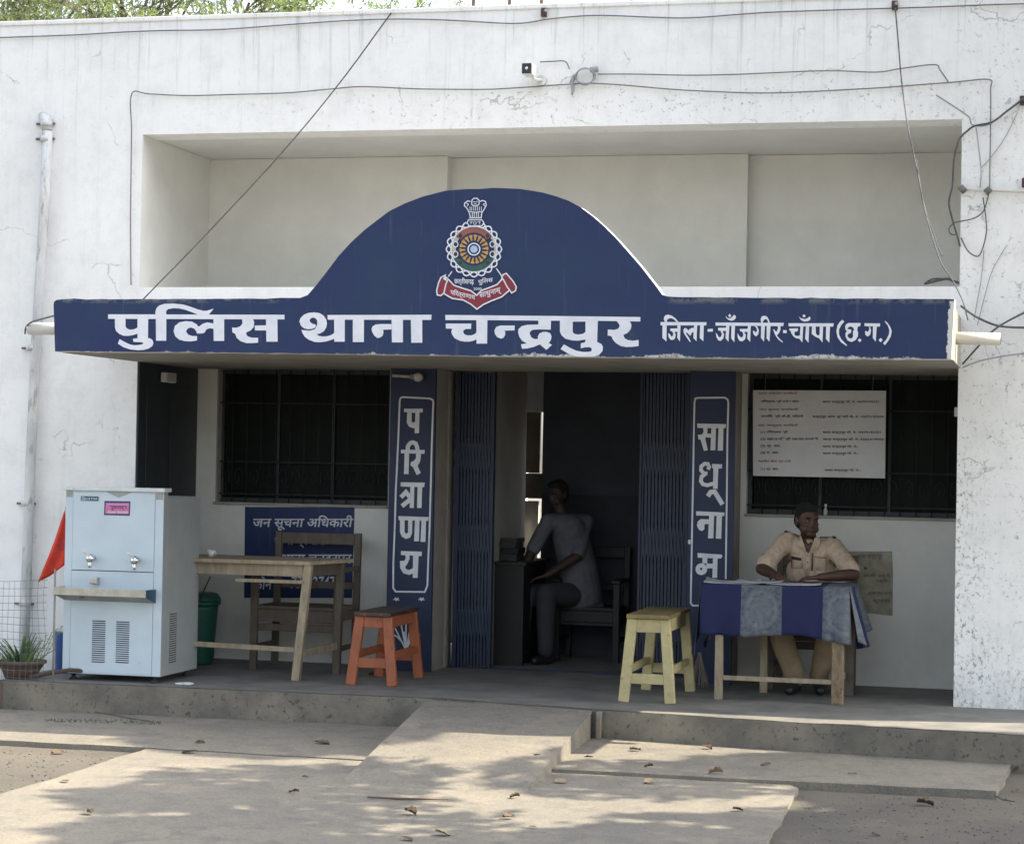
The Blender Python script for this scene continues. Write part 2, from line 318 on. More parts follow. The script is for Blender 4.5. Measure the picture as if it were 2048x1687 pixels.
# ------------------------------------------------------------------ object helpers
def tag(o, label=None, cat=None, group=None, kind=None):
    if label: o['label'] = label
    if cat: o['category'] = cat
    if group: o['group'] = group
    if kind: o['kind'] = kind
    return o
def thing(name, loc, label, cat, group=None):
    o = bpy.data.objects.new(name, None); o.empty_display_size = .1; COL.objects.link(o); o.location = loc
    return tag(o, label, cat, group)
def origin(p):
    v = Vector((0, 0, 0))
    while p: v = v + p.location; p = p.parent
    return v
class MB:
    def __init__(s): s.b = bmesh.new()
    def box(s, x0, x1, y0, y1, z0, z1, bev=0.):
        if x1-x0 < .0001: x0, x1 = x1, x0
        vs = [s.b.verts.new(p) for p in ((x0,y0,z0),(x1,y0,z0),(x1,y1,z0),(x0,y1,z0),(x0,y0,z1),(x1,y0,z1),(x1,y1,z1),(x0,y1,z1))]
        fs = [s.b.faces.new([vs[i] for i in f]) for f in ((0,3,2,1),(4,5,6,7),(0,1,5,4),(1,2,6,5),(2,3,7,6),(3,0,4,7))]
        if bev:
            es = set(e for f in fs for e in f.edges)
            bmesh.ops.bevel(s.b, geom=list(es), offset=bev, segments=2, affect='EDGES', profile=.6)
        return s
    def beam(s, a, b, w, d, ref=(0, 1, 0), bev=.003):
        a, b = Vector(a), Vector(b); t = (b-a).normalized(); n = Vector(ref); u = t.cross(n).normalized(); n = u.cross(t).normalized()
        vs = []
        for p in (a, b):
            for i, j in ((-1,-1),(1,-1),(1,1),(-1,1)): vs.append(s.b.verts.new(p + u*i*w/2 + n*j*d/2))
        fs = [s.b.faces.new([vs[i] for i in f]) for f in ((0,1,2,3),(7,6,5,4),(0,4,5,1),(1,5,6,2),(2,6,7,3),(3,7,4,0))]
        if bev:
            es = set(e for f in fs for e in f.edges); bmesh.ops.bevel(s.b, geom=list(es), offset=bev, segments=1, affect='EDGES')
        return s
    def tube(s, pts, r, n=8, cap=True):
        pts = [Vector(p) for p in pts]; k = len(pts)
        rs = r if isinstance(r, (list, tuple)) else [r]*k
        ref = Vector((.13, .31, .94)); rings = []
        for i, p in enumerate(pts):
            t = (pts[min(i+1, k-1)]-pts[max(i-1, 0)]).normalized()
            u = t.cross(ref)
            if u.length < .05: u = t.cross(Vector((1, .1, 0)))
            u.normalize(); v = t.cross(u)
            rings.append([s.b.verts.new(p + (u*math.cos(2*math.pi*j/n) + v*math.sin(2*math.pi*j/n))*rs[i]) for j in range(n)])
        for a, b in zip(rings, rings[1:]):
            for j in range(n):
                f = s.b.faces.new((a[j], a[(j+1) % n], b[(j+1) % n], b[j])); f.smooth = n > 5
        if cap and n > 3: s.b.faces.new(rings[0][::-1]); s.b.faces.new(rings[-1])
        return s
    def lathe(s, c, prof, n=28, sx=1., sy=1.):
        c = Vector(c); rings = []
        for r, z in prof: rings.append([s.b.verts.new(c + Vector((r*sx*math.cos(2*math.pi*j/n), r*sy*math.sin(2*math.pi*j/n), z))) for j in range(n)])
        for a, b in zip(rings, rings[1:]):
            for j in range(n): f = s.b.faces.new((a[j], a[(j+1) % n], b[(j+1) % n], b[j])); f.smooth = True
        s.b.faces.new(rings[0][::-1]); s.b.faces.new(rings[-1]); return s
    def ell(s, c, r, n=16, rot=None):
        m = Matrix.Translation(Vector(c)) @ (rot.to_4x4() if rot else Matrix()) @ Matrix.Diagonal((r[0], r[1], r[2], 1))
        g = bmesh.ops.create_uvsphere(s.b, u_segments=n, v_segments=max(6, n*2//3), radius=1, matrix=m)
        for v in g['verts']:
            for f in v.link_faces: f.smooth = True
        return s
    def poly3(s, pts, tris=None):
        vs = [s.b.verts.new(p) for p in pts]
        if tris:
            for t in tris:
                try: s.b.faces.new([vs[i] for i in t])
                except ValueError: pass
        else: s.b.faces.new(vs)
        return s
    def prism(s, pts, vec):
        """extrude closed outline pts along vec"""
        vec = Vector(vec); pts = [Vector(p) for p in pts]; n = len(pts)
        tr = tessellate_polygon([pts])
        a = [s.b.verts.new(p) for p in pts]; b = [s.b.verts.new(p+vec) for p in pts]
        for t in tr:
            s.b.faces.new([a[i] for i in t]); s.b.faces.new([b[i] for i in t][::-1])
        for i in range(n): s.b.faces.new((a[i], a[(i+1) % n], b[(i+1) % n], b[i]))
        bmesh.ops.recalc_face_normals(s.b, faces=s.b.faces[:]); return s
    def build(s, name, m, parent=None, at=None):
        me = bpy.data.meshes.new(name); o0 = origin(parent) if parent else Vector(at or (0, 0, 0))
        bmesh.ops.translate(s.b, verts=s.b.verts[:], vec=-o0)
        s.b.to_mesh(me); s.b.free()
        me.materials.append(MT[m] if isinstance(m, str) else m)
        o = bpy.data.objects.new(name, me); COL.objects.link(o)
        if parent: o.parent = parent
        else: o.location = o0
        return o
def inst(src, delta, parent=None, name=None):
    o = src.copy(); COL.objects.link(o); o.location = src.location + Vector(delta); o.parent = parent or src.parent
    return o

# ---- painted flat lettering: outlines in photo pixels laid on a real wall plane
class Paint:
    def __init__(s, y, parent, step=.0001): s.y = y; s.p = parent; s.m = {}; s.k = 0; s.step = step
    def mb(s, m): return s.m.setdefault(m, MB())
    def poly(s, m, pts, holes=(), o=(0, 0), k=1.):
        s.k += 1; y = s.y - s.step*s.k
        loops = [[P(o[0]+x/k, o[1]+z/k, y) for x, z in L] for L in (pts, *holes)]
        tr = tessellate_polygon(loops); flat = [p for L in loops for p in L]
        # a thin film of paint, double-sided flat mesh
        s.mb(m).poly3(flat, tr)
    def stroke(s, m, pts, wd, o=(0, 0), k=1., closed=False):
        pts = [Vector((o[0]+x/k, o[1]+z/k)) for x, z in pts]; n = len(pts); wd = wd/k/2; L, Rr = [], []
        for i, p in enumerate(pts):
            a = pts[i-1] if (i or closed) else p; b = pts[(i+1) % n] if (i < n-1 or closed) else p
            d1 = (p-a); d2 = (b-p)
            if d1.length < 1e-6: d1 = d2
            if d2.length < 1e-6: d2 = d1
            d1.normalize(); d2.normalize(); t = (d1+d2)
            if t.length < .2: t = d1
            t.normalize(); nn = Vector((-t.y, t.x)); c = max(.5, abs(nn.dot(Vector((-d1.y, d1.x)))))
            L.append(p+nn*wd/c); Rr.append(p-nn*wd/c)
        s.k += 1; y = s.y - s.step*s.k; mb = s.mb(m)
        va = [mb.b.verts.new(P(q.x, q.y, y)) for q in L]; vb = [mb.b.verts.new(P(q.x, q.y, y)) for q in Rr]
        for i in range(n if closed else n-1):
            j = (i+1) % n; mb.b.faces.new((va[i], va[j], vb[j], vb[i]))
    def text(s, m, body, x0, y0, x1, y1, slant=0., bold=.0, skew=0.):
        cu = bpy.data.curves.new('t', 'FONT'); cu.body = body; cu.offset = bold; cu.resolution_u = 3
        ob = bpy.data.objects.new('t', cu); COL.objects.link(ob)
        me = bpy.data.meshes.new_from_object(ob.evaluated_get(bpy.context.evaluated_depsgraph_get()))
        bpy.data.objects.remove(ob); bpy.data.curves.remove(cu)
        if not me.vertices: return
        xs = [v.co.x for v in me.vertices]; ys = [v.co.y for v in me.vertices]
        a, b, c, d = min(xs), max(xs), min(ys), max(ys); s.k += 1; y = s.y - s.step*s.k; mb = s.mb(m)
        vs = []
        for v in me.vertices:
            u = (v.co.x-a)/(b-a); t = (v.co.y-c)/(d-c)
            vs.append(mb.b.verts.new(P(x0+u*(x1-x0)+skew*t, y1-t*(y1-y0)+slant*u, y)))
        for f in me.polygons:
            try: mb.b.faces.new([vs[i] for i in f.vertices])
            except ValueError: pass
        bpy.data.meshes.remove(me)
    def build(s, name='lettering'):
        for m, mb in s.m.items():
            mb.build(name if isinstance(name, str) else name.get(m, 'lettering'), m, s.p)

# ================================================================== SETTING
ZG = -.18
g = MB(); g.poly3([(-150, -150, ZG-.032), (150, -150, ZG-.032), (150, 150, ZG-.032), (-150, 150, ZG-.032)])
tag(g.build('ground', 'dirt'), kind='structure')
# concrete apron in three poured slabs
apron = bpy.data.objects.new('pavement', None); COL.objects.link(apron); apron.location = (3, -2, ZG); tag(apron, kind='structure')
def ragged(pts, amp=.020, step=.09):
    out = []
    for a, b in zip(pts, pts[1:]+pts[:1]):
        a, b = Vector(a), Vector(b); n = max(1, int((b-a).length/step))
        n = min(n, 90)
        for i in range(n):
            p = a.lerp(b, i/n); q = noise.noise_vector(p*3.1)*amp + noise.noise_vector(p*11)*amp*.5
            out.append(Vector((p.x+q.x, p.y+q.y, p.z)))
    return out
def slab(pts, z0=ZG-.1, z1=ZG):
    m = MB(); m.prism([(p.x, p.y, z0) for p in ragged([(x, y, z0) for x, y in pts])], (0, 0, z1-z0)); m.build('slab', 'slab', apron)
slab([(-9, -1.04), (-.4, -1.04), (2.7, -.93), (2.62, -2.46), (1.16, -2.44), (-.3, -2.46), (-9, -2.3)])
slab([(3.40, -1.0), (6.03, -1.26), (5.97, -2.45), (4.9, -2.50), (3.45, -2.50), (2.63, -2.455), (2.71, -1.0)], z1=ZG+.012)
slab([(1.17, -2.448), (2.62, -2.468), (3.45, -2.513), (4.9, -2.513), (4.96, -2.6), (4.99, -4.4), (5.1, -13.5), (1.3, -13.5), (1.19, -4.4)], z1=ZG-.006)
# veranda plinth
pl = MB()
edge = [(-.52, -1.0, 0), (-.26, -.965, 0), (1, -.93, 0), (2.42, -.885, 0), (3.54, -1.09, 0), (4.2, -1.18, 0), (4.81, -1.27, 0), (6.1, -1.37, 0), (9, -1.5, 0)]
e2 = []
for a, b in zip(edge, edge[1:]):
    a, b = Vector(a), Vector(b)
    for i in range(14):
        p = a.lerp(b, i/14); p.y += noise.noise(p*4)*.014+noise.noise(p*17)*.006; e2.append(p)
e2.append(Vector(edge[-1]))
pl.prism([Vector((p.x, p.y, -.26)) for p in e2] + [Vector((9, 0, -.26)), Vector((5.7, 0.05, -.26)), Vector((5.7, 3.3, -.26)), Vector((0, 3.3, -.26)), Vector((0, 0, -.26)), Vector((-.52, 0, -.26))], (0, 0, .26))
plinth = pl.build('veranda_floor', 'floor'); tag(plinth, kind='structure')
plinth.data.materials.append(MT['concrete'])
for f in plinth.data.polygons:
    if abs(f.normal.z) < .5: f.material_index = 1
# thin cement lip along the plinth edge
lip = MB()
for a, b in zip(e2, e2[1:]):
    w0 = .03+.02*noise.noise(a*6)
    lip.poly3([Vector((a.x, a.y+.002, .004)), Vector((b.x, b.y+.002, .004)), Vector((b.x, b.y+.03+.02*noise.noise(b*6), .004)), Vector((a.x, a.y+w0, .004))])
lip.build('plinth_edge', 'concrete', plinth)
# left end of the plinth: dark broken corner
dk = MB(); dk.box(-.60, -.47, -1.005, -.9, -.2, -.006, .02); dk.build('broken_corner', 'pot', plinth)
# wheelchair ramp
rp = MB()
A_, B_, C_, D_ = Vector((2.42, -.92, -.004)), Vector((3.52, -1.10, -.004)), Vector((3.63, -3.40, ZG-.012)), Vector((2.64, -3.40, ZG-.012))
N = 24; top = []
for i in range(N+1):
    l = A_.lerp(D_, i/N); r_ = B_.lerp(C_, i/N)
    row = [l.lerp(r_, j/12) for j in range(13)]
    for q in row: q.z += noise.noise(q*5)*.004
    top.append([rp.b.verts.new(q) for q in row])
for i in range(N):
    for j in range(12): rp.b.faces.new((top[i][j], top[i+1][j], top[i+1][j+1], top[i][j+1]))
for j in (0, 12):
    low = [rp.b.verts.new((top[i][j].co.x, top[i][j].co.y, ZG-.05)) for i in range(N+1)]
    for i in range(N): rp.b.faces.new((top[i][j], low[i], low[i+1], top[i+1][j]) if j == 0 else (top[i][j], top[i+1][j], low[i+1], low[i]))
ramp = rp.build('ramp', 'slab'); tag(ramp, kind='structure')
cb = MB(); cb.box(3.555, 3.585, -1.16, -1.10, ZG, -.005, .006); cb.build('ramp_curb', 'slab', ramp)

# ================================================================== BUILDING
B = thing('police_station_building', (2.8, 0, 0), 'white single storey police station with deep niche and navy blue arched porch sign', 'building')
ZT, ZL, ZS, ZF, ZP = 3.752, 2.68, 2.157, 2.49, 4.56
W0, W1, YB = .0, 5.642, 1.10
def part(name, m, f, parent=B):
    mb = MB(); f(mb); return mb.build(name, m, parent)
part('front_wall', 'wall', lambda m: (m.box(-9, W0, 0, .28, -.25, ZP), m.box(W1, 9, 0, .28, -.25, ZP),
     m.box(W0, W1, 0, .28, ZT, ZP), m.box(W0, W1, 0, .3, ZS+.2, ZL)))
part('coping', 'wall', lambda m: m.box(-9, 9, -.012, .30, ZP-.012, ZP+.02, .006))
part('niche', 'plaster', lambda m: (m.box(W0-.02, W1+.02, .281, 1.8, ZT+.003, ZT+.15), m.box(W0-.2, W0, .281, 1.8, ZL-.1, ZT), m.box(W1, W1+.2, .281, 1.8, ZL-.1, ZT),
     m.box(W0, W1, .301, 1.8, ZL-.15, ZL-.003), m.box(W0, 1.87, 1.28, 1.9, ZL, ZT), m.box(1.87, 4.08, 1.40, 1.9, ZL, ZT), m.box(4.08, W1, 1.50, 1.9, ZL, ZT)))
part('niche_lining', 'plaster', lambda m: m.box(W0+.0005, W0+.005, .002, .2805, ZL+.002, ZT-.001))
part('rear_wall', 'wall', lambda m: (m.box(-9, P(1052, 900, 3.4).x, 3.3, 3.5, -.25, ZT), m.box(3.5, 9, 3.3, 3.5, -.25, ZT), m.box(P(1052, 900, 3.4).x, 3.5, 3.3, 3.5, P(1083, 824, 3.4).z, ZT), m.box(-9, -8.8, .28, 3.3, -.25, ZT), m.box(8.8, 9, .28, 3.3, -.25, ZT)))
part('roof_slab', 'plaster', lambda m: m.box(-9, 9, .28, 3.6, ZT+.16, ZT+.3))
# porch walls round the openings
XL = P(432, 900, YB).x; XR = P(778, 900, YB).x; ZW = P(600, 1012, YB).z
XRL = P(1494, 900, YB).x; ZWR = P(1650, 1036, YB).z
XG0 = P(868, 900, .74).x; XG1 = P(1379, 900, .74).x
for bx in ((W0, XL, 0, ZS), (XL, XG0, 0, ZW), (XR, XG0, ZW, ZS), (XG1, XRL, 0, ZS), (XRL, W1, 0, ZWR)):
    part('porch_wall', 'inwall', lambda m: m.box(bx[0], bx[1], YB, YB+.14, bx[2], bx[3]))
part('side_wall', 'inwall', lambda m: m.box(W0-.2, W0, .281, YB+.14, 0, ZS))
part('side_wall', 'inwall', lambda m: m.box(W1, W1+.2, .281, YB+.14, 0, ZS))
sd = part('dark_doorway_sheet', 'doorway_frame_dark', lambda m: m.box(W0-.02, W0+.012, .01, YB-.001, .002, ZS-.002, .002))  # dark sheet standing in for the darkness of an open side doorway
part('doorway_sheet_panel', 'doorway_frame_dark', lambda m: (m.box(W0+.0125, W0+.02, .14, .50, .2, 1.0, .003)), sd)
part('doorway_sheet_panel', 'doorway_frame_dark', lambda m: (m.box(W0+.0125, W0+.02, .14, .50, 1.1, 2.0, .003)), sd)
part('doorway_sheet_panel', 'doorway_frame_dark', lambda m: (m.box(W0+.0125, W0+.02, .58, .94, .2, 1.0, .003)), sd)
part('doorway_sheet_panel', 'doorway_frame_dark', lambda m: (m.box(W0+.0125, W0+.02, .58, .94, 1.1, 2.0, .003)), sd)
# ---- windows
def window(x0, x1, z0, z1, nv, npane):
    f = part('window', 'doorway_frame_dark', lambda m: (m.box(x0, x0+.03, YB+.08, YB+.12, z0, z1), m.box(x1-.03, x1, YB+.08, YB+.12, z0, z1), m.box(x0+.03, x1-.03, YB+.08, YB+.12, z0, z0+.03), m.box(x0+.03, x1-.03, YB+.08, YB+.12, z1-.03, z1)))
    wd = (x1-x0-.06)/npane
    for i in range(npane):
        part('pane', 'pane', lambda m: m.box(x0+.03+wd*i+.01, x0+.03+wd*(i+1)-.01, YB+.105, YB+.111, z0+.03, z1-.03), f)
        if i: part('mullion', 'doorway_frame_dark', lambda m: m.box(x0+.03+wd*i-.01, x0+.03+wd*i+.01, YB+.085, YB+.118, z0+.03, z1-.03), f)
    n = int((x1-x0)/.105)
    b0 = None
    for i in range(1, n):
        x = x0+(x1-x0)*i/n
        if b0 is None: b0 = part('window_bar', 'grill', lambda m: m.tube([(x, YB+.05, z0), (x, YB+.05, z1)], .004, 6), f); x_0 = x
        else: inst(b0, (x-x_0, 0, 0), f)
    for z in (z0+.06, z0+.30, z1-.25): part('cross_bar', 'grill', lambda m: m.box(x0, x1, YB+.044, YB+.056, z-.006, z+.006), f)
    sc_ = MB()                                                    # scrollwork along the lower rail
    k = int((x1-x0)/.21)
    for i in range(k):
        cx = x0+(i+.5)*(x1-x0)/k
        for sg in (-1, 1):
            pts = [(cx+sg*(.045+.040*(1-t/14)*math.cos(t*.62)), YB+.05, z0+.18+.085*(1-t/14)*math.sin(t*.62)) for t in range(13)]
            sc_.tube(pts, .003, 5)
    sc_.build('scrollwork', 'grill', f)
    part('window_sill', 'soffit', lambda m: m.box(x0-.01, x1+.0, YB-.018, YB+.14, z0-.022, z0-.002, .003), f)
window(XL, XR, ZW+.022, ZS, 2, 3)
window(XRL, W1, ZWR+.022, ZS, 2, 3)
part('window_reveal', 'umber', lambda m: m.box(XL+.0, XL+.012, YB+.004, YB+.079, ZW+.03, ZS-.002))
# ---- pillars with painted navy faces
YP = .74
def pillar(pa, pb, back):
    x0, x1 = P(pa, 900, YP).x, P(pb, 900, YP).x
    p = part('pillar', 'umber', lambda m: m.box(x0, x1, YP, back, 0, ZS, .004))
    part('painted_face', 'bluep', lambda m: m.box(x0-.003, x1+.003, YP-.004, YP+.03, .002, ZS-.001), p)
    return p
pil1 = pillar(780, 868, YB-.001); pil2 = pillar(1379, 1468, YB-.001)
K, L_, M_, N_ = (770, 780), (770, 980), (1370, 780), (1370, 980); S7 = 7.6667
pt = Paint(YP-.005, pil1)
fr = [(225,170),(238,118),(275,106),(690,128),(733,150),(742,200),(735,300),(715,900),(705,1340),(700,1533),(683,2133),(665,2533),(650,2990),(610,3090),(165,3085),(125,3030),(128,2633),(152,2033),(165,1533),(182,1200),(205,700)]
pt.stroke('letter2', fr, 26, K, S7, True)
def bk(o, polys, p=pt):
    for q in polys: p.poly('letter2', q, (), o, S7)
pt.poly('letter2', [(340,320),(335,500),(370,560),(430,580),(455,580),(455,658),(520,658),(530,320)], [[(408,345),(465,345),(462,480),(430,500),(408,480)]], K, S7)
bk(K, [[(290,283),(580,283),(578,340),(293,335)], [(245,910),(610,915),(605,975),(245,965)], [(300,940),(290,1285),(362,1285),(370,940)],
       [(475,970),(475,1040),(440,1085),(400,1095),(390,1150),(430,1180),(485,1300),(550,1270),(500,1160),(540,1090),(550,1000),(550,960)],
       [(240,1410),(610,1415),(600,1485),(240,1475)], [(390,1450),(378,1803),(443,1803),(450,1450)], [(500,1450),(490,1803),(560,1803),(572,1450)]])
pt.stroke('letter2', [(346,930),(350,860),(385,812),(425,798),(470,815),(492,870),(500,930)], 62, K, S7)
pt.stroke('letter2', [(245,1640),(320,1560),(400,1660)], 66, K, S7); pt.stroke('letter2', [(260,1775),(400,1663)], 68, K, S7)
bk(L_, [[(205,395),(670,410),(660,468),(210,455)], [(460,440),(445,780),(520,780),(530,440)], [(560,440),(545,788),(620,790),(630,440)],
        [(245,930),(565,940),(560,1008),(245,990)], [(430,990),(425,1340),(500,1340),(515,990)]])
pt.poly('letter2', [(230,440),(228,640),(260,710),(320,745),(385,725),(415,660),(420,440)], [[(300,458),(355,458),(352,640),(330,670),(300,640)]], L_, S7)
pt.stroke('letter2', [(338,975),(348,1040),(320,1105),(290,1150),(262,1120)], 60, L_, S7); pt.stroke('letter2', [(265,1080),(268,1180),(305,1240),(370,1258),(445,1225)], 72, L_, S7)
for cx in (175, 560):
    for a in range(5):
        an = a*1.256+.4; pt.stroke('letter2', [(cx, 1668), (cx+48*math.cos(an), 1668+30*math.sin(an))], 16, L_, S7)
# painted tuft of corn / grass near the foot of the left pillar
for x0, y0, x1, y1 in ((812,1300,790,1255),(812,1300,802,1246),(812,1300,812,1240),(812,1300,822,1244),(812,1300,834,1256),(806,1285,786,1268),(820,1285,840,1268),(812,1300,808,1262),(812,1300,828,1250)):
    pt.stroke('letter2', [(x0, y0), ((x0+x1)/2+(x1-x0)*.08, (y0+y1)/2-4), (x1, y1)], 2.6)
pt.stroke('letter2', [(798, 1318), (812, 1314), (826, 1318)], 2.5)
pt.build()
pt = Paint(YP-.005, pil2)
pt.stroke('letter2', [(145,190),(160,125),(190,118),(610,113),(655,145),(665,200),(650,700),(642,1533),(625,2833),(620,3250),(590,3290),(120,3300),(88,3260),(92,3000),(100,2633),(110,2033),(125,1300),(135,700)], 26, M_, S7, True)
bk(M_, [[(185,510),(630,520),(620,582),(190,578)], [(275,560),(285,640),(255,680),(195,680),(205,750),(240,760),(290,930),(350,920),(310,740),(330,700),(345,640),(345,560)],
        [(330,665),(410,665),(410,725),(330,725)], [(405,560),(390,920),(465,920),(475,560)], [(515,560),(500,925),(582,925),(590,560)],
        [(435,1180),(430,1510),(500,1510),(512,1180)], [(415,1130),(570,1135),(565,1200),(415,1195)]], pt)
pt.stroke('letter2', [(350,1215),(372,1175),(350,1130),(300,1125),(250,1165),(245,1225),(285,1270),(345,1275)], 56, M_, S7)
pt.stroke('letter2', [(310,1288),(255,1320),(242,1390),(275,1440),(345,1455),(435,1430)], 58, M_, S7)
pt.stroke('letter2', [(350,1625),(395,1560),(455,1555),(520,1660),(575,1750)], 70, M_, S7)
bk(N_, [[(170,320),(605,340),(600,395),(172,385)], [(370,445),(240,440),(195,480),(182,540),(210,600),(255,625),(295,600),(300,520),(370,515)],
        [(372,370),(352,735),(435,735),(447,370)], [(485,370),(472,738),(555,742),(568,370)],
        [(192,960),(560,985),(575,1010),(550,1045),(195,1030)], [(270,1010),(265,1120),(340,1120),(345,1010)], [(330,1120),(430,1125),(430,1195),(330,1195)],
        [(430,1020),(418,1340),(492,1340),(500,1020)]], pt)
cir = lambda cx, cy, r, n=20, ry=None: [(cx+r*math.cos(2*math.pi*i/n), cy+(ry or r)*math.sin(2*math.pi*i/n)) for i in range(n)]
pt.poly('letter2', cir(250, 1208, 90), [cir(247, 1203, 20, 8)], N_, S7)
pt.poly('letter2', cir(68, 790, 26, 8, 38), (), N_, S7)
pt.build()
# ---- canopy with the arched sign
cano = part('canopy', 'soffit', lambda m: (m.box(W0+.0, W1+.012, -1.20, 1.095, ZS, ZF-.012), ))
out = [(107,610),(108,603),(113,599),(125,598),(300,598),(500,597),(560,596),(600,595),(615,590),(630,574),(652,545),(677,512),(702,485),(728,461),(753,441),(779,422),(810,407),(845,393),(892,382),(935,378),(986,376),(1040,378),(1087,385),(1113,392),(1138,402),(1162,415),(1185,432),(1209,453),(1232,477),(1258,506),(1283,535),(1300,556),(1314,574),(1324,589),(1335,593),(1360,594),(1600,596),(1909,598),(1903,718),(1500,716),(1000,712),(600,706),(110,702)]
YF = -1.335
fo = []
for a, b in zip(out, out[1:]+out[:1]):
    n = max(1, int(math.hypot(a[0]-b[0], a[1]-b[1])/22))
    for i in range(n):
        x = a[0]+(b[0]-a[0])*i/n; y = a[1]+(b[1]-a[1])*i/n + noise.noise(Vector((x*.031, 0, 3)))*1.6 + noise.noise(Vector((x*.11, 5, 3)))*.9
        fo.append(P(x, y, YF))
fs = MB(); fs.prism(fo, (0, .133, 0)); fas = fs.build('fascia', 'blue', cano)
fas.data.materials.append(MT['wall'])
for f in fas.data.polygons:
    if f.normal.y > -.5: f.material_index = 1
ft = Paint(YF-.002, cano)
S10 = 10.24; WA, WB, WC, WD, WE, WF, WG = (210,600),(400,600),(590,600),(700,600),(880,600),(1000,600),(1100,600)
def big(o, *polys, m='letter', k=S10):
    for q in polys: ft.poly(m, q, (), o, k)
big(WA, [(62,290),(3676,300),(3676,395),(62,383)],
    [(1040,340),(1045,830),(1255,830),(1255,340)],
    [(1040,340),(1030,250),(1050,170),(1110,110),(1220,75),(1400,70),(1600,90),(1780,145),(1900,190),(2010,218),(2080,218),(2226,175),(2126,298),(1910,300),(1800,255),(1650,200),(1520,170),(1400,165),(1290,185),(1250,230),(1255,290),(1300,300),(1300,340)],
    [(1920,545),(1870,490),(1780,440),(1650,430),(1520,455),(1430,530),(1405,640),(1440,740),(1520,810),(1640,840),(1760,845),(1885,825),(1885,735),(1790,735),(1700,705),(1660,640),(1690,585),(1760,560),(1830,585),(1870,640),(1885,685),(2010,680),(2040,665),(2076,600),(2146,575),(2226,590),(2226,480),(2096,455),(2006,480)])
ft.poly('letter', [(200,340),(205,560),(225,630),(290,690),(380,730),(480,732),(580,715),(665,685),(665,780),(570,790),(585,855),(700,860),(770,865),(785,885),(760,905),(680,920),(600,925),(520,910),(430,870),(300,800),(262,890),(380,965),(520,1010),(680,1025),(800,1018),(900,990),(970,940),(990,880),(975,820),(930,785),(880,775),(885,340)],
        [[(420,380),(665,380),(665,560),(600,595),(510,605),(440,575),(420,530)]], WA, S10)
big(WB, [(275,340),(280,835),(495,835),(495,340)],
    [(830,340),(865,410),(870,480),(820,540),(740,565),(655,560),(665,660),(720,690),(750,770),(830,840),(950,880),(1070,880),(1190,870),(1190,770),(1050,768),(970,735),(945,690),(950,660),(1040,620),(1100,550),(1110,450),(1085,390),(1080,340)],
    [(1120,520),(1360,515),(1360,620),(1125,620)], [(1350,340),(1360,850),(1590,850),(1585,340)])
ft.build(); ft = Paint(YF-.002, cano)
big(WC, [(90,440),(110,370),(180,300),(280,260),(400,250),(510,270),(590,320),(640,400),(655,480),(640,560),(590,640),(520,680),(445,700),(490,730),(560,745),(650,740),(740,715),(805,670),(805,790),(740,815),(640,845),(520,862),(400,855),(280,810),(200,750),(150,670),(130,610),(300,625),(400,600),(430,560),(455,500),(455,420),(425,375),(370,355),(320,375),(298,415),(320,460),(370,488),(425,500),(425,550),(390,575),(350,588),(260,595),(180,575),(120,520)],
    [(665,305),(2796,300),(2790,405),(670,400)], [(800,350),(803,850),(1018,850),(1020,350)], [(1185,350),(1183,858),(1410,858),(1412,350)])
big(WD, [(850,490),(620,490),(520,500),(460,540),(440,590),(455,650),(500,730),(560,775),(610,770),(670,730),(685,660),(680,605),(850,600)], [(850,350),(858,865),(1083,865),(1085,350)], [(1245,350),(1255,872),(1480,870),(1478,350)])
ft.build(); ft = Paint(YF-.002, cano)
big(WE, [(108,303),(2048,322),(3277,335),(4103,347),(4103,437),(3277,425),(2048,420),(1200,412),(112,408)],
    [(118,480),(640,480),(635,590),(530,590),(480,620),(475,655),(500,700),(560,722),(640,720),(700,700),(745,660),(748,800),(690,830),(600,850),(500,850),(400,830),(300,780),(245,700),(232,640),(250,585),(122,582)],
    [(745,360),(748,890),(965,890),(970,360)], [(1530,520),(1230,520),(1150,550),(1115,620),(1125,690),(1170,755),(1250,790),(1300,770),(1335,710),(1335,650),(1320,625),(1525,620)])
big(WF, [(785,380),(785,500),(560,505),(450,530),(380,590),(370,660),(395,750),(450,830),(545,885),(430,905),(450,995),(560,990),(700,955),(815,905),(950,1020),(1065,915),(1000,880),(1040,820),(1055,740),(1030,680),(960,650),(880,650),(810,680),(775,740),(775,795),(700,795),(640,760),(610,690),(620,640),(680,605),(800,600),(1040,605),(1045,380)])
ft.poly('letter', [(1225,380),(1228,650),(1260,720),(1340,790),(1480,825),(1600,830),(1750,805),(1745,860),(1655,885),(1655,985),(1740,965),(1850,965),(1880,1000),(1870,1045),(1800,1060),(1700,1060),(1560,1035),(1420,970),(1310,905),(1240,1000),(1380,1085),(1540,1150),(1740,1160),(1900,1158),(2030,1120),(2100,1040),(2108,960),(2080,900),(1990,855),(2005,380)],
        [[(1490,440),(1750,440),(1750,650),(1700,690),(1600,705),(1520,690),(1488,650)]], WF, S10)
big(WG, [(1310,390),(1380,445),(1420,500),(1425,540),(1390,590),(1310,610),(1185,600),(1180,725),(1255,735),(1290,810),(1350,880),(1450,940),(1560,960),(1690,955),(1815,940),(1815,815),(1700,830),(1600,820),(1530,780),(1500,715),(1590,670),(1650,600),(1670,520),(1650,460),(1625,430),(1625,390)])
H_, I_, J_ = (1310,610),(1450,610),(1600,610)
ft.build(); ft = Paint(YF-.002, cano)
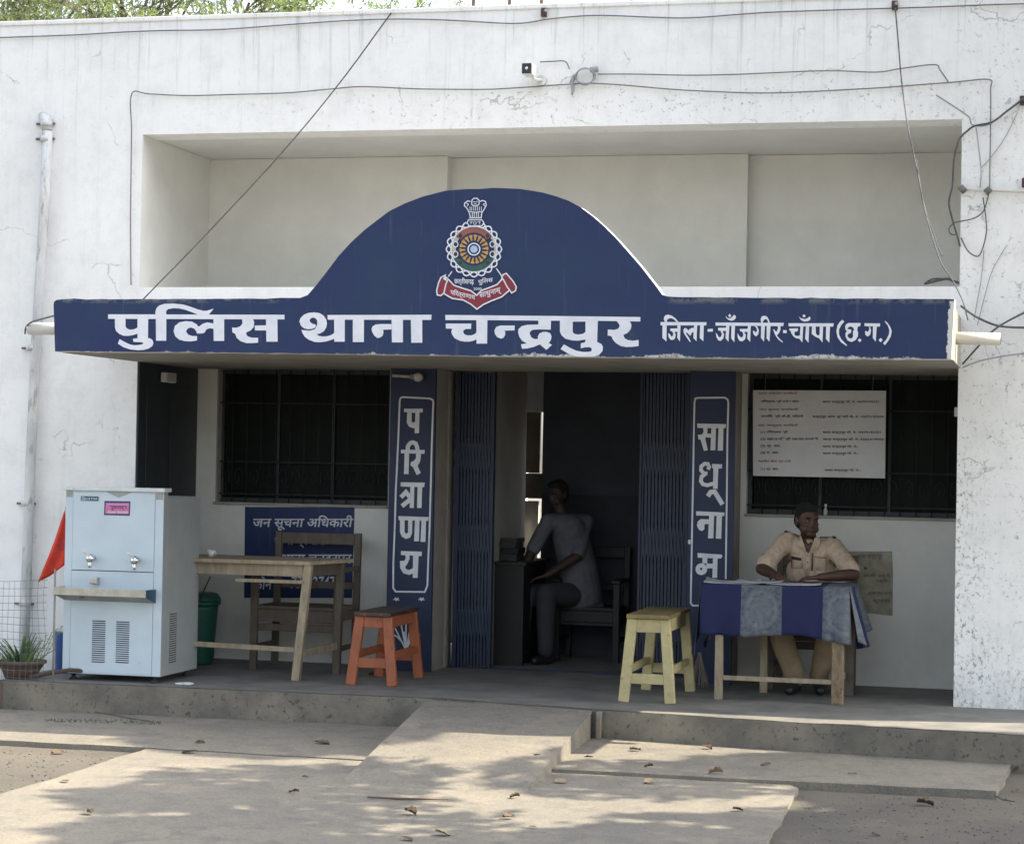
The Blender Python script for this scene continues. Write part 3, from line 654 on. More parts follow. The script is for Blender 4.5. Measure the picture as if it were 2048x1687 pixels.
big(H_, [(112,345),(1055,350),(1050,415),(115,415)], [(180,290),(185,240),(220,205),(270,195),(340,215),(420,270),(480,345),(440,345),(400,300),(340,268),(290,270),(250,300),(240,345),(205,345)],
    [(155,380),(150,670),(235,745),(240,380)], [(310,480),(465,475),(465,540),(400,550),(425,600),(410,680),(370,715),(320,710),(280,660),(270,570),(300,590),(340,650),(365,630),(375,580),(350,535),(315,530)],
    [(460,380),(455,670),(510,745),(525,380)], [(680,520),(650,480),(610,465),(580,510),(590,570),(640,650),(710,750),(735,755),(690,660),(635,580),(640,560),(670,575),(720,630),(760,560),(805,545),(805,470),(750,465),(710,490)],
    [(800,380),(785,670),(850,740),(865,380)], [(925,380),(915,670),(990,740),(1000,380)], [(1075,490),(1185,485),(1185,540),(1080,545)],
    [(1238,355),(2640,362),(2625,430),(1240,420)], [(1290,465),(1465,460),(1465,525),(1385,530),(1415,600),(1400,680),(1350,730),(1300,725),(1260,660),(1245,560),(1275,600),(1310,660),(1350,650),(1370,590),(1340,525),(1295,520)],
    [(1460,390),(1445,680),(1505,750),(1525,390)], [(1565,390),(1560,680),(1625,760),(1640,390)],
    [(1445,215),(1490,265),(1540,270),(1590,235),(1610,200),(1645,210),(1660,255),(1620,305),(1560,320),(1500,300),(1460,260)], [(1530,175),(1560,215),(1545,245),(1510,240),(1505,205)])
big(I_, [(300,490),(465,485),(465,545),(395,550),(430,620),(410,700),(350,745),(290,725),(260,660),(255,570),(290,630),(330,665),(370,640),(375,590),(350,540),(310,535)], [(470,400),(455,680),(515,755),(530,400)],
    [(620,420),(670,450),(695,520),(680,600),(640,640),(600,620),(575,570),(575,520),(600,530),(625,560),(655,530),(650,480),(615,440)], [(740,400),(735,670),(800,750),(820,400)], [(855,400),(850,680),(910,750),(935,400)],
    [(730,290),(745,240),(800,215),(860,235),(900,300),(920,370),(885,370),(870,310),(840,285),(805,295),(780,330),(775,370),(750,370),(735,330)],
    [(1080,420),(1085,480),(1060,540),(1030,530),(1005,490),(990,510),(1010,570),(1040,630),(1090,700),(1180,770),(1185,750),(1120,690),(1060,620),(1100,580),(1135,510),(1135,420)],
    [(1190,510),(1265,515),(1260,575),(1190,570)], [(1298,370),(2228,372),(2215,440),(1305,435)],
    [(1315,480),(1495,475),(1490,535),(1430,545),(1420,590),(1440,625),(1500,630),(1550,610),(1550,690),(1460,680),(1400,640),(1355,570),(1345,525),(1320,520)], [(1545,400),(1530,700),(1585,765),(1605,400)], [(1660,400),(1640,690),(1710,770),(1725,400)],
    [(1510,235),(1560,270),(1640,285),(1690,265),(1730,235),(1750,250),(1745,300),(1700,330),(1620,335),(1560,310)], [(1615,185),(1650,215),(1640,250),(1595,245),(1590,210)])
big(J_, [(245,400),(240,590),(320,650),(405,685),(405,600),(365,625),(325,580),(320,400)], [(405,400),(400,690),(460,765),(475,400)], [(535,400),(530,690),(600,770),(615,400)],
    [(865,300),(910,340),(850,400),(800,500),(800,600),(840,690),(965,820),(950,835),(840,760),(770,660),(745,540),(765,420),(810,350)],
    [(1220,680),(1260,715),(1220,765),(1185,715)], [(1320,370),(1640,375),(1635,440),(1322,430)], [(1400,430),(1440,450),(1455,520),(1440,600),(1390,645),(1340,610),(1330,540),(1350,525),(1380,550),(1410,520),(1420,470)],
    [(1495,400),(1490,670),(1550,750),(1575,400)], [(1650,670),(1695,715),(1650,760),(1610,715)], [(1740,320),(1800,370),(1850,450),(1880,540),(1860,640),(1810,730),(1740,820),(1700,780),(1770,700),(1820,600),(1830,510),(1800,420),(1735,335)])
ft.poly('letter', [(930,500),(925,430),(950,385),(1000,365),(1240,365),(1235,430),(1185,440),(1170,510),(1190,560),(1185,640),(1140,715),(1060,755),(980,730),(935,650),(930,580),(960,530)], [[(970,490),(985,460),(1030,435),(1080,450),(1110,500),(1085,540),(1085,600),(1090,640),(1050,690),(1000,670),(970,630),(990,590),(1040,570),(1050,530),(1050,500),(1010,495)]], J_, S10)
ft.build()
# ---- emblem
em = Paint(YF-.003, cano, .00006); E0, ES = (840, 370), 6.4875; CXE, CYE = 700, 832
def ep(m, pts, holes=()): em.poly(m, pts, holes, E0, ES)
def es(m, pts, wd, closed=False): em.stroke(m, pts, wd, E0, ES, closed)
def arcp(r, a0, a1, n=14): return [(CXE+r*math.cos(R(a0+(a1-a0)*i/n)), CYE-r*math.sin(R(a0+(a1-a0)*i/n))) for i in range(n+1)]
ep('salmon', arcp(290, 35, 145, 18)); ep('green', arcp(290, 205, 335, 18))
ep('cream', arcp(290, 145, 205, 8)+arcp(235, 205, 145, 8)); ep('cream', arcp(290, -25, 35, 8)+arcp(262, 35, -25, 8))
ep('blue', cir(CXE, CYE, 215, 40))
for i in range(12):
    a = 15+i*30 if i not in () else 0
    if 60 < a < 120 or 240 < a < 300: continue
    x, y = CXE+248*math.cos(R(a)), CYE-248*math.sin(R(a))
    ep('ink', cir(x, y, 24, 10, 28)); es('salmon' if 30 < a < 150 else 'letter' if (a < 40 or a > 320 or 140 < a < 220) else 'green', cir(x, y, 32, 12, 38), 11, True)
for i in range(18):
    a = i*20+4; ep('gold', [(CXE+r*math.cos(R(a+d)), CYE-r*math.sin(R(a+d))) for r, d in ((112,-4),(150,-5),(185,-8.3),(190,0),(185,8.3),(150,5),(112,4))])
es('letter', cir(CXE, CYE, 76, 28), 16, True); ep('skyblue', cir(CXE, CYE, 48, 20))
for ph in (0, math.pi):
    es('letter', [(CXE+(327+32*math.cos(10*t+ph))*math.cos(t), CYE-(327+32*math.cos(10*t+ph))*math.sin(t)) for t in [2*math.pi*i/120 for i in range(120)]], 17, True)
es('letter', cir(CXE, CYE, 296, 48), 12, True)
ep('blue', [(625,455),(800,455),(825,485),(800,530),(640,530),(612,500)]); es('letter', [(628,450),(800,450),(828,485),(805,528),(640,530),(612,495)], 12, True)
es('letter', [(645,478),(680,470),(655,505)], 8); es('letter', cir(712, 492, 20, 10), 7, True); es('letter', [(745,478),(780,470),(770,508)], 8)
es('letter', [(640,425),(800,425)], 12); es('letter', [(655,420),(640,360),(620,320),(600,290),(575,270),(580,235),(620,205),(655,215)], 13)
es('letter', [(795,420),(800,360),(830,320),(860,260),(850,215),(810,200),(780,215)], 13)
es('letter', [(670,250),(675,195),(700,172),(740,172),(768,200),(765,250),(740,270),(695,270)], 13, True)
for x in (680, 705, 735, 760): es('letter', [(x, 420), (x-2, 370), (x, 345)], 10)
es('letter', [(645,345),(720,355),(800,345)], 10)
for x in (650, 672, 698, 722, 745, 770, 795): es('letter', [(x, 335), (x+(x-720)*.03, 280)], 8)
es('letter', [(600,235),(630,250),(610,275)], 9); es('letter', [(845,240),(820,250),(840,275)], 9); es('letter', [(690,215),(715,222),(750,212)], 8); es('letter', [(700,245),(735,245)], 9)
rib = [(330,1190),(375,1230),(440,1300),(560,1340),(660,1370),(735,1430),(800,1365),(900,1330),(1000,1290),(1060,1225),(1085,1180),(1160,1365),(1060,1450),(930,1500),(820,1550),(738,1610),(660,1545),(560,1490),(420,1470),(330,1420),(300,1395)]
ep('redpaint', rib); es('letter', rib, 17, True)
for q in ([(330,1165),(270,1200),(240,1270),(215,1370),(225,1425),(270,1435),(310,1400),(335,1290),(355,1240),(310,1215)], [(1120,1145),(1080,1160),(1060,1200),(1090,1240),(1130,1320),(1190,1400),(1240,1370),(1250,1320),(1210,1250)]):
    ep('redpaint', q); es('letter', q, 16, True)
es('letter', [(415,1120),(365,1190)], 13); es('letter', [(990,1080),(1060,1180)], 13)
ex = lambda x: E0[0]+x/ES
ey = lambda y: E0[1]+y/ES
em.text('letter', 'छत्तीसगढ़', ex(445), ey(1195), ex(700), ey(1300), slant=1.5, bold=.012)
em.text('letter', 'पुिलस', ex(755), ey(1215), ex(945), ey(1305), slant=-5, bold=.012)
em.text('letter', '2000', ex(695), ey(1330), ex(800), ey(1362), bold=.01)
em.text('letter', 'परित्राणाय'.replace('रि', 'िर').replace('त्रा', 'त्रा'), ex(395), ey(1340), ex(715), ey(1440), slant=11, bold=.012)
em.text('letter', 'साधुनाम्', ex(770), ey(1400), ex(1055), ey(1490), slant=-12, bold=.012)
em.build('emblem')
# spouts at both ends of the canopy
part('rain_spout', 'pvc', lambda m: (m.tube([P(108, 657, -.6)+Vector((.2, 0, 0)), P(58, 657, -.6)], .042, 16)), cano)
part('rain_spout', 'pvc', lambda m: (m.tube([Vector((5.6, -.75, P(1925, 676, -.75).z)), P(2001, 678, -.75)], .038, 16)), cano)
part('spout_bore_shade', 'dark', lambda m: m.tube([P(2001, 678, -.75)+Vector((-.01, 0, 0)), P(2001.5, 678, -.75)+Vector((.001, 0, 0))], .030, 14), cano)
# vertical drain pipe on the left
dp = part('drain_pipe', 'pipe', lambda m: (m.tube([P(95, 262, -.06), P(88, 420, -.06), P(72, 690, -.06), P(60, 950, -.06), P(52, 1180, -.06), P(46, 1345, -.06)], .036, 14), m.tube([P(86, 232, .02), P(90, 238, -.05), P(95, 262, -.06)], [.034, .039, .036], 12)))
for px, py in ((93, 242), (92, 272), (64, 690), (54, 1000), (50, 1200)):
    part('pipe_collar', 'pipe', lambda m: m.tube([P(px, py, -.06), P(px-.3, py+11, -.06)], .042, 14), dp)
    part('pipe_bracket', 'wire', lambda m: m.box(P(px, py, 0).x-.07, P(px, py, 0).x+.07, -.02, -.002, P(px, py, 0).z-.03, P(px, py, 0).z-.015), dp)
# ---- navy information panel painted under the left window
pn = part('painted_notice', 'blue', lambda m: m.prism([P(490, 1013, YB-.003), P(709, 1014, YB-.003), P(704, 1195, YB-.003), P(488, 1195, YB-.003)], (0, .004, 0)))
q = Paint(YB-.005, pn)
q.text('letter2', 'जन सूचना अिधकारी', 503, 1030, 703, 1060, bold=.016, skew=5)
q.text('letter2', 'थाना प्रभारी', 547, 1068, 650, 1095, bold=.014, skew=4)
q.text('letter2', 'थाना चन्द्रपुर', 560, 1108, 700, 1134, bold=.014, skew=4)
q.text('letter2', 'फोन -', 505, 1152, 556, 1178, bold=.016, skew=3)
q.text('letter2', '73  -2747', 580, 1152, 668, 1176, bold=.02, skew=4)
q.build()
# ---- folding gate: two packs of blue channel bars
YG = 1.16
def gate_pack(pa, pb, n, ref):
    x0, x1 = P(pa, 1000, YG).x, P(pb, 1000, YG).x
    gt = thing('folding_gate', ((x0+x1)/2, YG, 0), ref, 'gate', 'halves of the collapsible entrance gate')
    d = (x1-x0)/n; first = None
    for i in range(n):
        x = x0+d*(i+.5)
        if first is None:
            mb = MB(); mb.box(x-.006, x+.006, YG-.014, YG+.014, .02, ZS-.01).box(x-.012, x-.0061, YG-.0135, YG-.010, .02, ZS-.01); first = mb.build('gate_bar', 'greybar', gt); xf = x
        else: inst(first, (x-xf, .004*(i % 2), 0), gt)
    for z in (.35, .95, 1.55):
        lat = MB()
        for i in range(n-1):
            xa = x0+d*(i+.5); lat.beam((xa, YG-.019, z-.14), (xa+d, YG-.019, z+.14), .012, .003, bev=0); lat.beam((xa, YG-.0235, z+.14), (xa+d, YG-.0235, z-.14), .012, .003, bev=0)
        lat.build('lattice', 'greybar', gt)
    mb = MB(); mb.box(x0-.01, x0+.02 if pa < 1100 else x0+.004, YG-.03, YG+.03, .01, ZS-.003).box(x1-.004, x1+.01, YG-.03, YG+.03, .01, ZS-.003); mb.build('end_post', 'greybar', gt)
    return gt
gate_pack(914, 985, 11, 'left half of the dark blue collapsible steel gate folded open beside the left pillar')
gate_pack(1282, 1374, 13, 'right half of the dark blue collapsible steel gate folded open behind the yellow stool')
part('gate_track', 'greybar', lambda m: (m.box(XG0, XG1, YG-.02, YG+.02, .004, .012), ))
part('gate_jamb', 'umber', lambda m: (m.box(XG0+.0005, XG0+.012, YB-.004, YB+.139, .003, ZS-.002)))
# ---- hall behind the gate
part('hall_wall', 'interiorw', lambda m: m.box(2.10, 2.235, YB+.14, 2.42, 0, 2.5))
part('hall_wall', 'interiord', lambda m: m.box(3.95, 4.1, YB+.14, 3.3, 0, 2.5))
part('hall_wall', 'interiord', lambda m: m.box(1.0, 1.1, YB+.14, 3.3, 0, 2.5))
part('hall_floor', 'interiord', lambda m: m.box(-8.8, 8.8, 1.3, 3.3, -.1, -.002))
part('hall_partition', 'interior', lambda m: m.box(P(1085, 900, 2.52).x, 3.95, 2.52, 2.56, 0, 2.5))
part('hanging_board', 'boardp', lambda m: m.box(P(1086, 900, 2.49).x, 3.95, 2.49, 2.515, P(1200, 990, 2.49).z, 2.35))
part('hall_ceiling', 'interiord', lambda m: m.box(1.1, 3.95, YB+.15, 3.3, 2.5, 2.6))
RX0, RX1 = P(1050, 900, 3.4).x, P(1080, 900, 3.4).x
part('rear_door', 'soffit', lambda m: m.box(RX0, RX1, 3.38, 3.42, .02, P(1060, 1001, 3.4).z))
part('rear_door_upper', 'transom', lambda m: m.box(RX0, RX1+.004, 3.38, 3.42, P(1060, 945, 3.4).z, 1.93))
part('rear_transom', 'transom', lambda m: m.box(RX0, P(1092, 900, 3.4).x, 3.36, 3.43, P(1060, 996, 3.4).z, P(1060, 946, 3.4).z))

# ================================================================== THINGS ON THE FACADE
def cable(name, pts, y, r, label, m='cable', group=None, cat='cable'):
    ps = [P(a[0], a[1], a[2] if len(a) > 2 else y) for a in pts]
    # smooth
    out_ = []
    for i in range(len(ps)-1):
        p0, p1, p2, p3 = ps[max(i-1, 0)], ps[i], ps[i+1], ps[min(i+2, len(ps)-1)]
        for k in range(6):
            t = k/6; out_.append(.5*((2*p1)+(p2-p0)*t+(2*p0-5*p1+4*p2-p3)*t*t+(3*p1-p0-3*p2+p3)*t**3))
    out_.append(ps[-1])
    out_ = [q + Vector((0, 0, .004*noise.noise(q*2.3))) for q in out_]
    mb = MB(); mb.tube(out_, r, 6); o = mb.build(name, m, None, at=ps[0]); return tag(o, label, cat, group)
cable('wall_cable', [(-40,76),(150,70),(300,62),(420,60),(570,50),(720,41),(860,39),(1024,47),(1100,38),(1185,31),(1300,34),(1400,35),(1560,24),(1760,18),(2080,6)], -.018, .0045, 'long grey cable running just under the top edge of the white wall', m='cablew')
cable('wall_cable', [(262,570),(261,450),(262,350),(263,260),(263.5,188),(300,188),(400,191),(560,186),(660,178),(730,173),(850,178),(960,179),(1024,176),(1150,168),(1220,169),(1400,182),(1550,186),(1750,176),(1900,165),(1977,159),(1981,180),(1981,250),(1979,380)], -.02, .0042, 'cable framing the niche, down the left side and along above it to the right', m='cablew')
cable('wall_cable', [(1196,149),(1300,149),(1450,150),(1640,142),(1750,144),(1800,137),(1868,129),(1880,140),(1898,166)], -.02, .004, 'thin cable leading right from the coiled loop on the wall', m='cablew')
cable('wall_cable', [(1080,124),(1105,123),(1130,123),(1139,138)], -.02, .004, 'short cable between the surveillance camera and the coiled loop', m='cablew')
cable('stay_wire', [(786,22,0),(670,178,-.25),(560,310,-.55),(430,450,-.9),(285,600,-1.30)], 0, .0045, 'dark wire stretched diagonally from the parapet down to the left of the sign', m='staywire', cat='wire')
cable('hanging_wire', [(1790,12,-.03),(1797,90,-.06),(1803,160,-.1),(1815,250,-.3),(1834,340,-.5),(1852,430,-.7),(1880,520,-.95),(1905,560,-1.1),(1925,600,-1.2),(1936,640,-1.2)], 0, .0042, 'thin wire hanging from the parapet across the right end of the niche', cat='wire')
cable('hanging_wire', [(1834,320,-.48),(1846,400,-.6),(1868,470,-.8),(1884,512,-.93)], 0, .0030, 'second finer wire twisted beside the hanging wire in front of the niche', cat='wire')
cable('loose_cable', [(1922,612,-.6),(1950,632,-.5),(1990,650,-.3),(2030,655,-.1),(2080,654,-.03)], 0, .0075, 'thick dark cable curving right from the corner of the sign', cat='cable')
cable('loose_cable', [(2080,610,-.03),(2020,640,-.05),(1985,663,-.08),(1955,695,-.1),(1925,728,-.05)], 0, .006, 'dark cable passing behind the right rain spout and down to the porch corner', cat='cable')
cable('loose_cable', [(2060,705,-.02),(2010,712,-.02),(1960,722,-.02),(1925,735,-.02)], 0, .004, 'faint grey cable sloping along the wall under the right rain spout', m='cablel')
cable('cable_bundle', [(2045,200),(2015,222),(1985,244),(1950,252),(1935,262),(1918,280),(1908,320),(1905,370),(1900,392),(1898,410),(1905,440),(1914,470),(1920,492)], -.03, .0062, 'thick bundle of old cables from the right edge bending down beside the niche', cat='cable')
cable('loose_cable', [(2046,196),(2010,226),(1975,250),(1945,250),(1940,238),(1930,228),(1872,190)], -.025, .005, 'grey cable twisted along the thick cable bundle near the wall top right', m='cablel')
cable('loose_cable', [(1952,255),(1958,300),(1962,345),(1960,375)], -.02, .004, 'short grey cable hanging from the cable bundle to the white conduit', m='cablel')
cable('loose_cable', [(2035,225),(2010,275),(1985,310),(1963,335)], -.02, .0032, 'fine grey cable slanting down left from the wall hook', m='cablel')
cable('cable_loop', [(1978,385),(1968,420),(1950,436),(1925,442),(1908,446),(1898,458),(1902,468),(1914,468)], -.03, .0038, 'dark cable loop curling left under the white conduit', cat='cable')
cable('cable_loop', [(1966,395),(1972,440),(1972,470),(1962,505),(1952,512),(1935,500),(1922,475)], -.03, .004, 'large hanging cable loop under the white conduit', cat='cable')
cable('loose_cable', [(1968,500),(1962,560),(1955,600),(1948,640)], -.02, .003, 'straight thin grey cable dropping to the right rain spout', m='cablel')
cable('loose_cable', [(2014,490),(1985,540),(1970,590),(1955,650)], -.02, .0028, 'faint thin grey cable slanting to the right rain spout', m='cablel')
cable('cable_scrap', [(1850,566,.1),(1875,560,.1),(1895,557,.1),(1908,562,.1),(1918,565,.05)], 0, .009, 'clump of dark old cable lying on the right end of the niche ledge', cat='cable')
cable('cable_scrap', [(1848,567,.12),(1862,558,.12),(1880,556,.1),(1904,560,.08)], 0, .005, 'thin curved cable scrap arching over the clump on the niche ledge', cat='cable')
cable('sign_wire', [(112,630,-1.3),(85,637,-1.0),(62,645,-.7),(52,655,-.62),(50,668,-.6)], 0, .006, 'dark wire bowed between the left end of the sign and the left rain spout', cat='wire')
cable('rim_cable', [(640,28,.02),(760,22,.02),(900,20,.02),(1000,18,.02),(1180,12,.02)], .02, .0035, 'slack wire lying along the top of the parapet', cat='wire')
# white conduit with bracket at the right edge
cdt = thing('conduit_pipe', P(1985, 383, -.03), 'white horizontal conduit sticking left along the wall above the sign corner', 'pipe')
part('pipe_run', 'pvc', lambda m: m.tube([P(1926, 379, -.035), P(2090, 384, -.035)], .010, 10), cdt)
part('pipe_clamp', 'wire', lambda m: m.tube([P(1920, 373, -.035), P(1930, 384, -.035)], .022, 8), cdt)
part('pipe_clamp', 'wire', lambda m: m.tube([P(1972, 377, -.035), P(1980, 386, -.035)], .024, 8), cdt)
# wall hooks
for px, py, lb in ((2046, 202, 'dark insulator hook at the right edge holding the cable bundle'), (2050, 366, 'dark lump of tape on the wall at the right edge above the conduit'), (1089, 26, 'small dark bracket nailed under the parapet near the roof rods'), (1790, 12, 'dark bracket on the parapet where the hanging wire starts')):
    h = thing('wall_hook', P(px, py, -.01), lb, 'hook')
    part('hook_plate', 'rust', lambda m: m.box(P(px, py).x-.02, P(px, py).x+.02, -.03, -.001, P(px, py).z-.03, P(px, py).z+.03, .006), h)
    part('hook_pin', 'cable', lambda m: m.tube([P(px, py, -.03), P(px+3, py-5, -.06)], .012, 8), h)
# cctv camera
ct = thing('surveillance_camera', P(1062, 140, 0), 'small white bullet camera with dark face mounted on the wall above the niche', 'camera')
cp = P(1053, 137, -.20)
part('camera_body', 'white', lambda m: m.box(cp.x-.033, cp.x+.040, -.20, -.06, cp.z-.037, cp.z+.037, .012), ct)
part('camera_face', 'rubber', lambda m: m.box(cp.x-.031, cp.x+.036, -.208, -.1995, cp.z-.034, cp.z+.034, .004), ct)
part('camera_lens', 'chrome', lambda m: m.ell((cp.x+.002, -.208, cp.z), (.011, .004, .011), 12), ct)
part('camera_arm', 'white', lambda m: (m.tube([(cp.x+.01, -.12, cp.z-.03), (cp.x+.04, -.1, cp.z-.06), (cp.x+.06, -.03, cp.z-.05)], .013, 10)), ct)
part('camera_base', 'white', lambda m: m.tube([(cp.x+.06, -.03, cp.z-.05), (cp.x+.06, -.002, cp.z-.05)], .034, 16), ct)
# cable coil
cl = MB(); c0 = P(1170, 153, -.03)
for k in range(3):
    cl.tube([c0+Vector(((.058+.006*k)*math.cos(t/16*2*math.pi)+.003*k, -.006*k, (.058-.004*k)*math.sin(t/16*2*math.pi))) for t in range(17)], .0045, 6)
cl.tube([P(1150, 150, -.03), P(1143, 165, -.03), P(1146, 180, -.03), P(1144, 190, -.03)], [.014, .016, .012, .006], 6)
cl.tube([P(1180, 140, -.03), P(1196, 138, -.03)], [.018, .02], 6)
tag(cl.build('cable_coil', 'cablel', None, at=c0), 'round coil of spare grey cable tied to the wall right of the surveillance camera', 'cable')
# rods on the roof
for px, hgt, lb in ((946, .5, 'thin dark rod above the parapet, leftmost of three'), (1018, .45, 'short grey rod above the parapet, middle of three'), (1082, .4, 'short rusty rod above the parapet, rightmost of three')):
    o = MB(); p0 = P(px, 22, .15); p0.z = ZP+.001; o.tube([p0, p0+Vector((.01, .02, hgt))], .012, 8); tag(o.build('roof_rod', 'rust', None, at=p0), lb, 'rod', 'iron rods on the roof edge')
# switch box on the dark sheet in the side doorway, lamp above the left pillar, white socket at right edge
sx = thing('junction_box', (W0+.02, .5, 1.95), 'small pale junction box high on the dark sheet filling the side doorway', 'box')
pz = onax(332, 755, 0, W0+.02)
part('box_body', 'white', lambda m: m.box(W0+.021, W0+.06, pz.y-.10, pz.y+.10, pz.z-.035, pz.z+.035, .006), sx)
part('box_cover', 'lamp', lambda m: m.box(W0+.0605, W0+.064, pz.y-.08, pz.y+.08, pz.z-.028, pz.z+.028, .002), sx)
lp = thing('wall_lamp', P(836, 752, YP-.04), 'dusty round glass lamp on a bar above the left pillar lettering', 'lamp')
part('lamp_bar', 'lamp', lambda m: m.tube([P(785, 751, YP-.05), P(825, 753, YP-.05)], .011, 8), lp)
part('lamp_globe', 'lamp', lambda m: m.ell(P(836, 754, YP-.06), (.038, .035, .033), 16), lp)
part('lamp_holder', 'umber', lambda m: m.tube([P(822, 753, YP-.05), P(828, 753.5, YP-.055)], .02, 10), lp)
ss = MB(); s0 = P(1913, 824, .3); ss.box(W1-.03, W1-.001, .2, .28, s0.z-.03, s0.z+.03, .005); tag(ss.build('socket', 'white', None, at=(W1-.015, .24, s0.z)), 'small white socket on the right edge of the porch opening', 'socket')
bt = thing('bottle', P(1651, 1036, YB+.03), 'small pale bottle on the right window sill behind the officer', 'bottle')
b0 = P(1651, 1034, YB+.03)
part('bottle_body', 'lamp', lambda m: m.lathe(b0, [(.012, 0), (.014, .005), (.014, .05), (.007, .065), (.007, .075)], 12), bt)
part('bottle_cap', 'white', lambda m: m.lathe(b0+Vector((0, 0, .0755)), [(.009, 0), (.009, .018)], 10), bt)
# ---- notice board hanging in front of the right window
NB = YB-.06
nb = thing('notice_board', P(1638, 868, NB), 'white printed officer contact list board hanging before the right window', 'sign')
cs = [P(1506, 780, NB), P(1772, 781, NB), P(1770, 956, NB), P(1506, 951, NB)]
part('board', 'paper', lambda m: m.prism(cs, (0, .012, 0)), nb)
q = Paint(NB-.002, nb, .0001)
NS = 6.4; NO = (1480, 760)
def nb_t(m, t, x0, y0, x1, y1, b=.022): q.text(m, t, NO[0]+x0/NS, NO[1]+y0/NS, NO[0]+x1/NS, NO[1]+y1/NS, bold=b)
nb_t('printr', 'प्रथम अपीलीय अधिकारी', 225, 148, 735, 190); nb_t('printk', 'निरीक्षक श्री राजेश पटेल', 265, 250, 755, 295); nb_t('printk', 'थाना चन्द्रपुर मो. नं. -9479193321', 1060, 255, 1775, 300)
nb_t('printr', 'जन सूचना अधिकारी', 250, 355, 745, 395); nb_t('printk', 'उपनिरी. श्री सी.डी. निर्मले', 265, 440, 810, 485); nb_t('printk', 'चन्द्रपुर थाना प्रभारी मो. नं. -9479193354', 925, 445, 1840, 490)
nb_t('printr', 'सहा. जनसूचना अधिकारी', 230, 555, 740, 600); nb_t('printk', '(1) निरीक्षक श्री', 262, 642, 612, 685); nb_t('printk', 'थाना चन्द्रपुर मो. नं. -9479193321', 1060, 645, 1800, 690)
nb_t('printk', '(2) सहा.उ.नि. श्री एस.एन.नागवंशी', 262, 730, 1000, 775); nb_t('printk', 'थाना चन्द्रपुर मो. नं. 9303419050', 1065, 735, 1840, 780)
nb_t('printk', '(3) प्र. आर.', 262, 825, 520, 865); nb_t('printk', 'थाना चन्द्रपुर मो. नं.-', 1060, 828, 1515, 870); nb_t('printk', '(4) म. आर.', 262, 910, 495, 950); nb_t('printk', 'थाना चन्द्रपुर मो. नं.-', 1060, 915, 1515, 960)
nb_t('printr', 'महिला सेल प्रभारी', 225, 1015, 655, 1060); nb_t('printk', '(1) प्र. आर.', 265, 1120, 495, 1160); nb_t('printk', 'थाना चन्द्रपुर मो. नं.-', 1085, 1130, 1545, 1175)
q.build()
for px in (1530, 1745): part('hanging_cord', 'wire', lambda m: m.tube([P(px, 781, NB+.006), P(px+2, 748, NB+.006)], .002, 5), nb)
# ---- stained poster
po = thing('poster', P(1742, 1165, YB-.004), 'stained tan paper poster with faded print on the wall behind the officer', 'poster')
pc = [P(1690, 1102, YB-.004), P(1784, 1102, YB-.004), P(1786, 1150, YB-.004), P(1785, 1231, YB-.004), P(1740, 1226, YB-.004), P(1692, 1228, YB-.004)]
part('paper_sheet', 'posterm', lambda m: m.prism(pc, (0, .0025, 0)), po)
q = Paint(YB-.0055, po, .0001)
for t, x0, y0, x1, y1 in (('थाना चन्द्रपुर', 1715, 1108, 1765, 1119), ('आपकी सेवा में', 1725, 1146, 1780, 1154), ('तत्पर', 1750, 1158, 1775, 1166), ('अपराध मुक्त समाज', 1735, 1183, 1783, 1192), ('सूचना', 1745, 1198, 1780, 1206)): q.text('printk', t, x0, y0, x1, y1, bold=.004)
q.poly('printk', cir(1731, 1136, 3.2, 8)); q.build()
# ================================================================== WATER COOLER
wc = thing('water_cooler', (.19, -.43, 0), 'tall pale blue steel drinking water cooler standing at the left end of the veranda', 'water cooler')
X0, X1, Y0, Y1, Z0, Z1 = -.160, .542, -.76, -.12, .045, 1.262
tilt = lambda m: bmesh.ops.transform(m.b, verts=m.b.verts[:], matrix=Matrix.Identity(4))
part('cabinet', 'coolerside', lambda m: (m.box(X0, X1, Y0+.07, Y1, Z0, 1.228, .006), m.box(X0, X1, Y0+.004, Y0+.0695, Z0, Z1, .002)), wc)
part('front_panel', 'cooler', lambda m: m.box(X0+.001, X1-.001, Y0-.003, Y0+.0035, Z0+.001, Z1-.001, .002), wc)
part('access_panel', 'cooler', lambda m: m.box(X0+.056, X1-.062, Y0-.0065, Y0-.0031, .735, Z1-.012, .0015), wc)
part('access_panel', 'cooler', lambda m: m.box(X0+.056, X1-.062, Y0-.0065, Y0-.0031, Z0+.012, .729, .0015), wc)
part('lid', 'coolertop', lambda m: m.box(X0-.012, X1+.012, Y0-.022, Y0+.10, Z1+.0, Z1+.026, .004), wc)
part('bent_flap', 'coolerside', lambda m: m.prism([(.13, Y0-.0085, Z1-.001), (.31, Y0-.0085, Z1-.001), (.285, Y0-.0085, Z1-.018), (.245, Y0-.0085, Z1-.034), (.22, Y0-.0085, Z1-.042), (.19, Y0-.0085, Z1-.03), (.155, Y0-.0085, Z1-.016)], (0, .002, 0)), wc)
part('corner_patch', 'trayside', lambda m: m.box(X0+.004, X0+.05, Y0-.005, Y0-.0031, Z1-.045, Z1-.003), wc)
part('corner_patch', 'trayside', lambda m: m.box(X1-.055, X1-.006, Y0-.005, Y0-.0031, Z1-.05, Z1-.003), wc)
for x, y in ((X0+.06, Y0+.05), (X1-.06, Y0+.05), (X0+.06, Y1-.05), (X1-.06, Y1-.05)):
    part('foot', 'rubber', lambda m: m.lathe((x, y, 0), [(.028, 0), (.026, .012), (.014, .018), (.014, Z0)], 12), wc)
YT = Y0-.008
